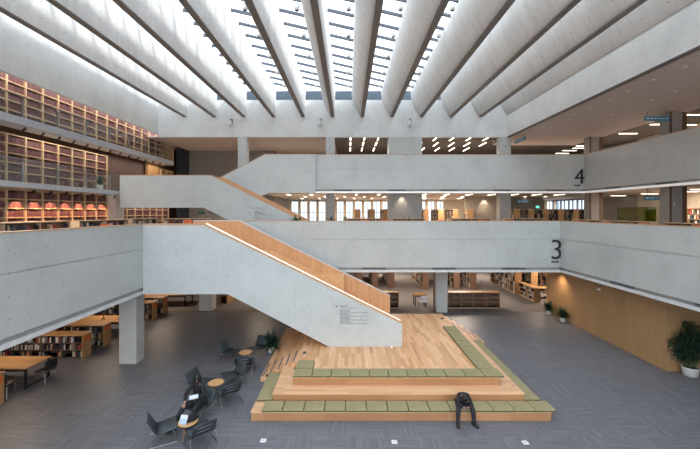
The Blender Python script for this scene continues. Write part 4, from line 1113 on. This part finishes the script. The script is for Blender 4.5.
# green tinted glass room
t = thing('glass_partition', 'olive green glass partition on the right middle gallery', 'partition', (22.6, 25.7, Z3F)); 
box(0,.03,0,3.7,0,1.9).build('glass_panel', OLIVEG, t); box(-.01,.04,0,3.7,1.9,1.95).build('top_rail', SHELFD, t); box(-.01,.04,1.8,1.85,0,1.9).build('post', SHELFD, t)
bookcase('bookcase against the cream wall behind the green glass', (23.3, 24.1, Z3F), R(90), 1.5, .4, 1.8, 2, 5, name='tall_bookcase', fill='mix', density=.9, sides=(1,), wid=(.06,.12))
bookcase('tall bookcase at the far right edge of the middle gallery', (23.1, 21.2, Z3F), R(90), 2.2, .45, 1.8, 2, 5, name='tall_bookcase', fill='mix', density=.9, sides=(0,1), wid=(.06,.12))
# linear ceiling lights
lp = {}
nlt = [0]
def bar(x, y, z, L, axis, label, group, w=.10):
    key = (axis, L, w)
    if key not in lp:
        t = thing('linear_light', '', 'ceiling light')
        hx, hy = (L/2, w/2) if axis == 'X' else (w/2, L/2)
        box(-hx-.02, hx+.02, -hy-.02, hy+.02, -.035, 0).build('housing', WHITE, t); box(-hx, hx, -hy, hy, -.045, -.036).build('diffuser', LAMPW, t)
        lp[key] = t; t.location = (x, y, z)
    else: t = dup(lp[key], (x, y, z))
    t['label'] = label; t['group'] = group; nlt[0] += 1
for i, x in enumerate((.2, 1.3, 2.4)):
    for j, y in enumerate((27.6, 30, 32.6)):
        bar(x, y, ZR+.42, 1.6, 'Y', 'warm strip light behind the narrow back opening, %s row, %s from the left' % (ORD[j], ORD[i]), 'strip lights behind the narrow back opening', .09)
for i in range(5):
    for j, y in enumerate((27.8, 30.2, 32.6)):
        bar(5.6+i*1.35+(.6 if j == 1 else 0), y, ZR+.42, 1.6, 'Y', 'warm strip light behind the wide back opening, %s row, %s from the left' % (ORD[j], ORD[i]), 'strip lights behind the wide back opening', .09)
for i, (x, y) in enumerate(((18.9,29.2),(20.8,30.9),(21.0,33.2),(21.2,32.0),(21.3,34.8),(20.3,36.6))):
    bar(x, y, ZR+.42, 1.3, 'X', 'strip light at the back right of the upper gallery, %s from the left' % ORD[(5,4,2,3,1,0)[i]], 'strip lights over the back right upper gallery', .14)
for i, (x, y) in enumerate(((20.8,23.3),(20.8,21.0),(22.6,23.4),(20.8,26.0))):
    bar(x, y, ZR+.42, 1.3, 'X', 'strip light over the right upper gallery, %s' % ('beside the near column','right of the near column','at the far right edge','left of the near column')[i], 'strip lights over the right upper gallery', .14)
for i, (x, y) in enumerate(((22.4,26.0),(22.6,23.2),(21.0,20.8),(22.4,29.0))):
    bar(x, y, Z4B+.04, 1.2, 'X', 'strip light under the right upper gallery slab, %s' % ('next to the near column','beyond the near column','at the far right edge','above the olive glass')[i], 'strip lights over the right middle gallery', .14)
k = 0
for i in range(13):
    for j, y in enumerate((27.2, 31.0, 35.0)):
        x = -4.6+i*1.75+(.8 if j == 1 else 0)
        if 2.8 < x < 5.6 and y < 28: continue
        bar(x, y, Z4B+.04, 1.3, 'Y', 'warm strip light over the back middle gallery, %s row, %s from the left' % (ORD[j], ORD[i]), 'strip lights over the back middle gallery', .14)
# recessed downlights in the right soffit
dl = [(530,275),(440,315),(375,345),(310,372),(255,395),(605,315),(525,345),(455,372),(385,397),(335,415),(595,372),(640,230),(150,437)]
proto = None
for i, (zx, zy) in enumerate(dl):
    px, py = 500+zx/3.455, zy/3.455; Y = 5.44*F/(212-py); X = (px-348)/F*Y
    if proto is None:
        proto = thing('recessed_downlight', '', 'ceiling light', (X, Y, ZR)); MB().lathe([(.075,-.008),(.075,0)], n=14).build('ring', MAGW, proto); MB().lathe([(.035,-.012),(.035,-.0085)], n=14).build('lens', LED, proto); o = proto
    else: o = dup(proto, (X, Y, ZR))
    o['label'] = 'tiny recessed downlight in the pinkish soffit over the right upper gallery'; o['group'] = 'recessed downlights in the soffit'

# ------------------------------------------------------------------ leftover books as stuff
o = BSTUFF['mix'].build('mixed_books', BOOKMIX); tag(o, 'hundreds of mixed library books on the further shelves', 'books', kind='stuff')
o = BSTUFF['mar'].build('maroon_books', BOOKMAR); tag(o, 'hundreds of maroon volumes filling the wall of bookshelves', 'books', kind='stuff')

# ------------------------------------------------------------------ lights
def area(x, y, z, sx, sy, e, col=(1,.84,.68)):
    return light('ceiling_and_fill_light', 'AREA', (x, y, z), e*2.0, col, sx, (0,0,0), sy)
for x, y, e in ((-12.3,13,14),(-12.3,18,17),(-12.3,23,24),(-6,24,25),(-10,9,14)): area(x, y, 2.84, 1.2, 1.2, e, (1,.78,.58))
for x, y, e in ((2,25,70),(8,25,90),(15,25,80),(4,33,80),(12,33,80)): area(x, y, 2.84, 1.5, 1.5, e, (1,.82,.66))
for x, y, e in ((-3,30,120),(2,34,120),(8,28,75),(8,36,130),(15,33,100),(21,23,70),(-10,27,50)): area(x, y, 7.38, 1.5, 1.5, e, (1,.82,.64))
for x, y, e in ((-11.5,12,30),): area(x, y, 7.0, 1.0, 1.0, e)  # fill added over the left middle gallery, with no fixture there
for x, y, e in ((2,30,60),(9,30,80),(15,30,60),(21,27,60),(21,20,50),(-5,29,40)): area(x, y, 11.50, 1.2, 1.2, e, (1,.90,.80))
for y in (17, 20, 23, 26): area(-14.25, y, 9.7, .5, 2.5, 10, (1,.86,.70))
for y in (15, 18, 21, 24, 27): area(-14.25, y, 12.55, .4, 2.5, 12, (1,.90,.80))  # fill added in the bookshelf recess to brighten the top tier
for y in (24, 27): area(-14.2, y, 7.08, .4, 2, 6, (1,.84,.66))  # fill added to lift the pale column and the far bottom bays
light('wall_washer', 'SPOT', (11.75, 19.9, 2.82), 110, (1,.74,.48), .08, (0, 0, 0), spot=110, blend=1.0)
light('shaft_washer', 'SPOT', (3.9, 25.15, 7.4), 45, (1,.8,.6), .05, (R(12),0,0), spot=80, blend=.9)
light('partition_washer', 'SPOT', (11.6, 29.5, 7.4), 70, (1,.8,.6), .05, (R(12),0,0), spot=80, blend=.9)
sun = bpy.data.lights.new('sun', 'SUN'); sun.energy = 2.6; sun.angle = R(9); sun.color = (1, .93, .84)
so = bpy.data.objects.new('sun', sun); COL.objects.link(so)
so.rotation_euler = Vector((-.62, .30, -.60)).to_track_quat('-Z', 'Y').to_euler()

w = bpy.data.worlds.new('World'); S.world = w; w.use_nodes = True; nt = w.node_tree; bg = nt.nodes['Background']
tc = nt.nodes.new('ShaderNodeTexCoord'); sp_ = nt.nodes.new('ShaderNodeSeparateXYZ'); nt.links.new(tc.outputs['Generated'], sp_.inputs[0])
nz = N(nt, 'ShaderNodeTexNoise', Scale=3.5, Detail=5.0); nt.links.new(tc.outputs['Generated'], nz.inputs['Vector'])
r1 = ramp(nt, nz.outputs['Fac'], [(.35, (.74, .86, 1.0)), (.62, (1.0, 1.0, 1.0))])
rz_ = ramp(nt, sp_.outputs[2], [(.0, (.42,.42,.42)), (.42, (1,1,1))])
mw = N(nt, 'ShaderNodeMixRGB', blend_type='MULTIPLY', Fac=1.0); nt.links.new(r1.outputs[0], mw.inputs[1]); nt.links.new(rz_.outputs[0], mw.inputs[2])
nt.links.new(mw.outputs[0], bg.inputs[0]); bg.inputs[1].default_value = 2.6
S.view_settings.view_transform = 'Standard'; S.view_settings.look = 'None'; S.view_settings.gamma = 1
S.view_settings.use_curve_mapping = False; S.view_settings.exposure = .66
try:
    S.cycles.max_bounces = 12; S.cycles.diffuse_bounces = 9; S.cycles.glossy_bounces = 3; S.cycles.transparent_max_bounces = 8
    S.cycles.sample_clamp_indirect = 6; S.cycles.use_denoising = True; S.cycles.caustics_reflective = False; S.cycles.caustics_refractive = False
except Exception: pass
cam = bpy.data.cameras.new('camera'); cam.sensor_width = 36; cam.lens = 18; cam.shift_x = 2/700; cam.shift_y = -12.5/700; cam.clip_end = 200
co = bpy.data.objects.new('camera', cam); COL.objects.link(co); co.location = (0, 0, 6.1); co.rotation_euler = (R(90), 0, 0)
S.camera = co
